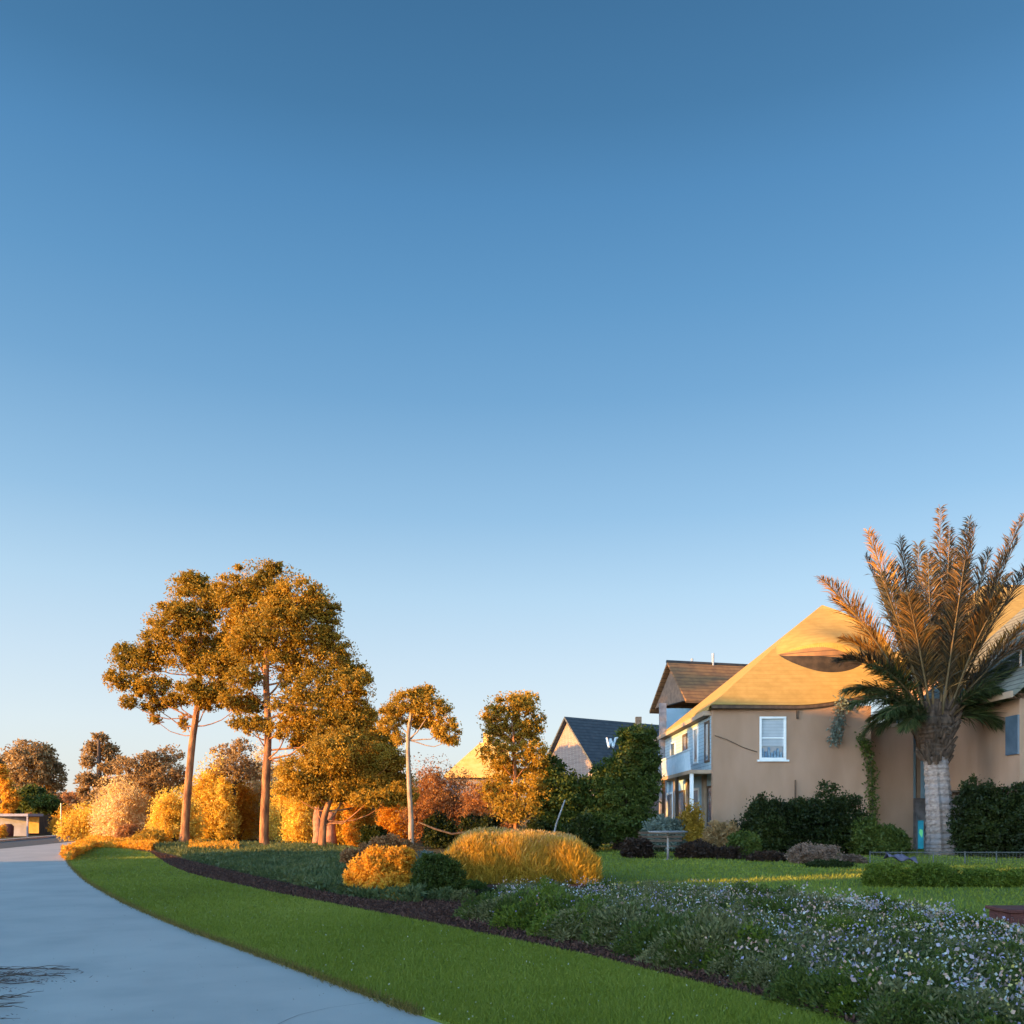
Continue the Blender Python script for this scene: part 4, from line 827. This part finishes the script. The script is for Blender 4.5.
# ------------------------------------------------------------------ small things
def wire_fence():
    Y = 30.5; x0, x1 = gx(870, Y), gx(1060, Y); root = empty('wire_fence', (x0, Y, 0), 'low wire fence with thin metal posts behind the bright hedge', 'fence')
    zt = at(0, 857, Y)[2]+.12; zt = .42
    for i in range(7): x = x0+(x1-x0)*i/6; MB().tube([(x, Y, -.02), (x, Y, zt+.04)], .02, 6).build('post', M['wire'], root)
    MB().tube([(x0, Y, zt), (x1, Y, zt)], .016, 6).build('top_rail', M['wire'], root)
    b = MB()
    for i in range(5): b.tube([(x0, Y, .06+.075*i), (x1, Y, .06+.075*i)], .003, 4)
    x = x0
    while x < x1: b.tube([(x, Y, 0), (x, Y, zt)], .003, 4); x += .12
    b.build('mesh', M['wire'], root)
wire_fence()
def bird_table():
    Y = 33.5; x = gx(668, Y); root = empty('garden_table', (x, Y, 0), 'pale round garden table on a single slim leg', 'table')
    MB().tube([(x, Y, 0), (x, Y, 1.05)], [.05, .035], 10).build('leg', M['stone'], root, True)
    MB().tube([(x, Y, 1.05), (x, Y, 1.09), (x, Y, 1.11)], [.72, .75, .70], 28).build('table_top', M['stone'], root)
    MB().tube([(x, Y, 0), (x, Y, .05)], [.2, .16], 16).build('foot', M['stone'], root)
bird_table()
r_ = empty('garden_bench', (gx(662, 36), 36, 0), 'brown wooden bench behind the round garden table', 'bench'); X = gx(662, 36)
MB().box(X-.9, X+.9, 36, 36.45, .42, .48).build('seat', M['brown'], r_)
for z in (.62, .78, .94): MB().box(X-.9, X+.9, 36.45, 36.49, z, z+.1).build('backrest_slat', M['brown'], r_)
for sx in (-.8, .8): MB().box(X+sx-.04, X+sx+.04, 36.0, 36.45, 0, .42).build('leg', M['brown'], r_)
# teal banner beside the palm
Y = 36; x = gx(922, Y); r_ = empty('garden_banner', (x, Y, 0), 'narrow turquoise banner with a green patch left of the palm trunk', 'banner')
MB().tube([(x-.2, Y, 0), (x-.2, Y, 1.7)], .02, 6).build('pole', M['darkmetal'], r_)
MB().box(x-.17, x+.06, Y-.01, Y+.01, .35, 1.5).build('cloth', mat('teal_cloth', (.008,.13,.17), (.012,.19,.24), 3, .8), r_)
MB().prism([(x-.1, Y-.014, 1.15), (x+.02, Y-.014, 1.12), (x+.03, Y-.014, 1.0), (x+.0, Y-.014, .8), (x-.05, Y-.014, .85), (x-.13, Y-.014, 1.0)], (0, .003, 0)).build('green_patch', mat('lime_cloth', (.12,.45,.15), (.2,.55,.2), 3, .8), r_)
# purple tarp left of palm
V = []; Fc = []; nn = 12
for j in range(6):
    for i in range(nn+1): V.append((gx(889, 30)+i/nn*1.0, 30+j*.09, .12+.06*math.sin(i*.9+j)+.06*(5-abs(j-2.5))-.05*i/nn*3))
for j in range(5):
    for i in range(nn): a = j*(nn+1)+i; Fc.append((a, a+1, a+nn+2, a+nn+1))
o = MB().add(V, Fc).build('ground_sheet', mat('lilac_sheet', (.05,.04,.07), (.20,.17,.22), 3, .7), None, True); o.modifiers.new('s', 'SOLIDIFY').thickness = .02
tag(o, 'crumpled lilac and dark cloth on the ground left of the palm trunk', 'cloth')
# brick block at right edge
g = gp(1015, 926); b = MB(); b.box(g[0]-.2, g[0]+1.1, g[1]-.25, g[1]+.35, 0, .22); root = empty('brick_planter', (g[0], g[1], 0), 'low dark red brick planter at the right edge behind the flowers', 'planter')
b.build('box', M['redbrick'], root, bevel=.015); MB().box(g[0]-.24, g[0]+1.14, g[1]-.29, g[1]+.39, .22, .27).build('rim', M['redbrick'], root, bevel=.01)
# pale shelter, dark fence and post at the far left
Ys = 76; xs0, xs1 = gx(-25, Ys), gx(28, Ys); root = empty('roadside_shelter', (xs1, Ys, 0), 'low pale flat roofed shelter beside the road at the left edge', 'shelter')
M['lilac'] = mat('shaded_panel', (.26,.24,.28), (.34,.31,.35), 2, .8)  # bluish shade put into the colour of the pale panels
zt = at(0, 818, Ys)[2]+.15
MB().box(xs0, xs1, Ys, Ys+2.5, zt, zt+.22).build('roof', M['lilac'], root)
MB().box(xs0, xs1-1.2, Ys+2.2, Ys+2.4, 0, zt).build('back_wall', M['lilac'], root)
for x in (xs1-.1, xs1-2.6): MB().box(x-.06, x+.06, Ys+.05, Ys+.17, 0, zt).build('post', M['lilac'], root)
MB().box(xs1-1.15, xs1-.2, Ys+2.1, Ys+2.2, .25, zt-.05).build('panel', mat('amber_panel', (.5,.26,.05), (.6,.34,.08), 3), root)
q = (gx(8, Ys-.8), Ys-.8); tag(MB().tube([(q[0], q[1], 0), (q[0], q[1], .1), (q[0], q[1], .9), (q[0], q[1], 1.1)], [.35, .42, .45, .25], 14).build('litter_bin', M['redbrick'], None, True), 'dark red round litter bin before the pale shelter', 'bin')
bush('garden_shrub', 'small orange shrub at the very left edge before the shelter', 'shrub', 1, 838, 14, 14, 72, 1800, .16, 'amber', 5)
root = empty('board_fence', (gx(30, 82), 82, 0), 'dark board fence running behind the road right of the shelter', 'fence')
A, B = np.array((gx(28, 82), 82.)), np.array((gx(86, 96), 96.))
b = MB(); d = B-A; nb = 46
for i in range(nb):
    p = A+d*i/nb; q = A+d*(i+.88)/nb; b.prism([(*p, 0), (*q, 0), (*q, 1.9), (*p, 1.9)], (.04, .04, random.uniform(0, .03)*0+.0))
b.build('boards', M['brown'], root)
for i in range(7): p = A+d*i/6; MB().box(p[0]-.08, p[0]+.08, p[1]-.2, p[1]-.06, 0, 2.0).build('post', M['darkbark'], root)
q = at(61, 834, 74); tag(MB().tube([(q[0], 74, 0), (q[0], 74, at(0,803,74)[2])], [.06, .045], 8).build('marker_post', M['metal'], None), 'thin grey post standing beside the dark board fence', 'post')
# bare twigs lying on the path, lower left corner
b = MB()
root = empty('bare_branch', (-4.35, 7.2, 0), 'bare dark twiggy branch lying on the path in the lower left corner', 'branch')
for (x, y, L, a0) in [(-5.8, 9.2, 1.3, .05), (-5.7, 8.8, 1.25, -.02), (-5.6, 8.4, 1.1, .08), (-5.2, 7.6, .95, .0), (-5.1, 7.1, 1.0, .1), (-5.0, 6.9, 1.0, -.05)]:
    pts = []; p = np.array([x, y, .03]); a = a0
    for i in range(9): pts.append(p.copy()); a += random.uniform(-.15, .15); p = p+np.array([math.cos(a), math.sin(a), 0])*L/8; p[2] = .02+.03*random.random()
    b.tube(pts, [.010-.0009*i for i in range(9)], 5)
    for i in range(1, 8):
        for s in (-1, 1):
            if random.random() < .8:
                l = L*random.uniform(.15, .35); aa = a+s*random.uniform(.2, .5); q = pts[i]
                b.tube([q, q+np.array([math.cos(aa)*l*.5, math.sin(aa)*l*.5, .02]), q+np.array([math.cos(aa+s*.1)*l, math.sin(aa+s*.1)*l, .01])], [.004, .003, .0015], 4)
b.build('twigs', M['darkbark'], root)
nq = 5200; cx_ = np.array([(-5.6, 9.0, .5), (-5.4, 8.6, .55), (-5.3, 8.2, .4), (-4.9, 7.2, .35), (-4.8, 7.0, .4)]); jq = R.integers(0, 5, nq)
P = np.column_stack([cx_[jq, 0]+np.abs(R.normal(0, 1, nq))*cx_[jq, 2]-.35, cx_[jq, 1]+R.normal(0, .06, nq), R.uniform(.012, .03, nq)])
link('dry_leaves', npmesh('dry_leaves', leafV(P, R.uniform(.02, .07, len(P)), .005, np.array([1.6, 0, .1])), 4, R.random(len(P))), M['chips'], root)
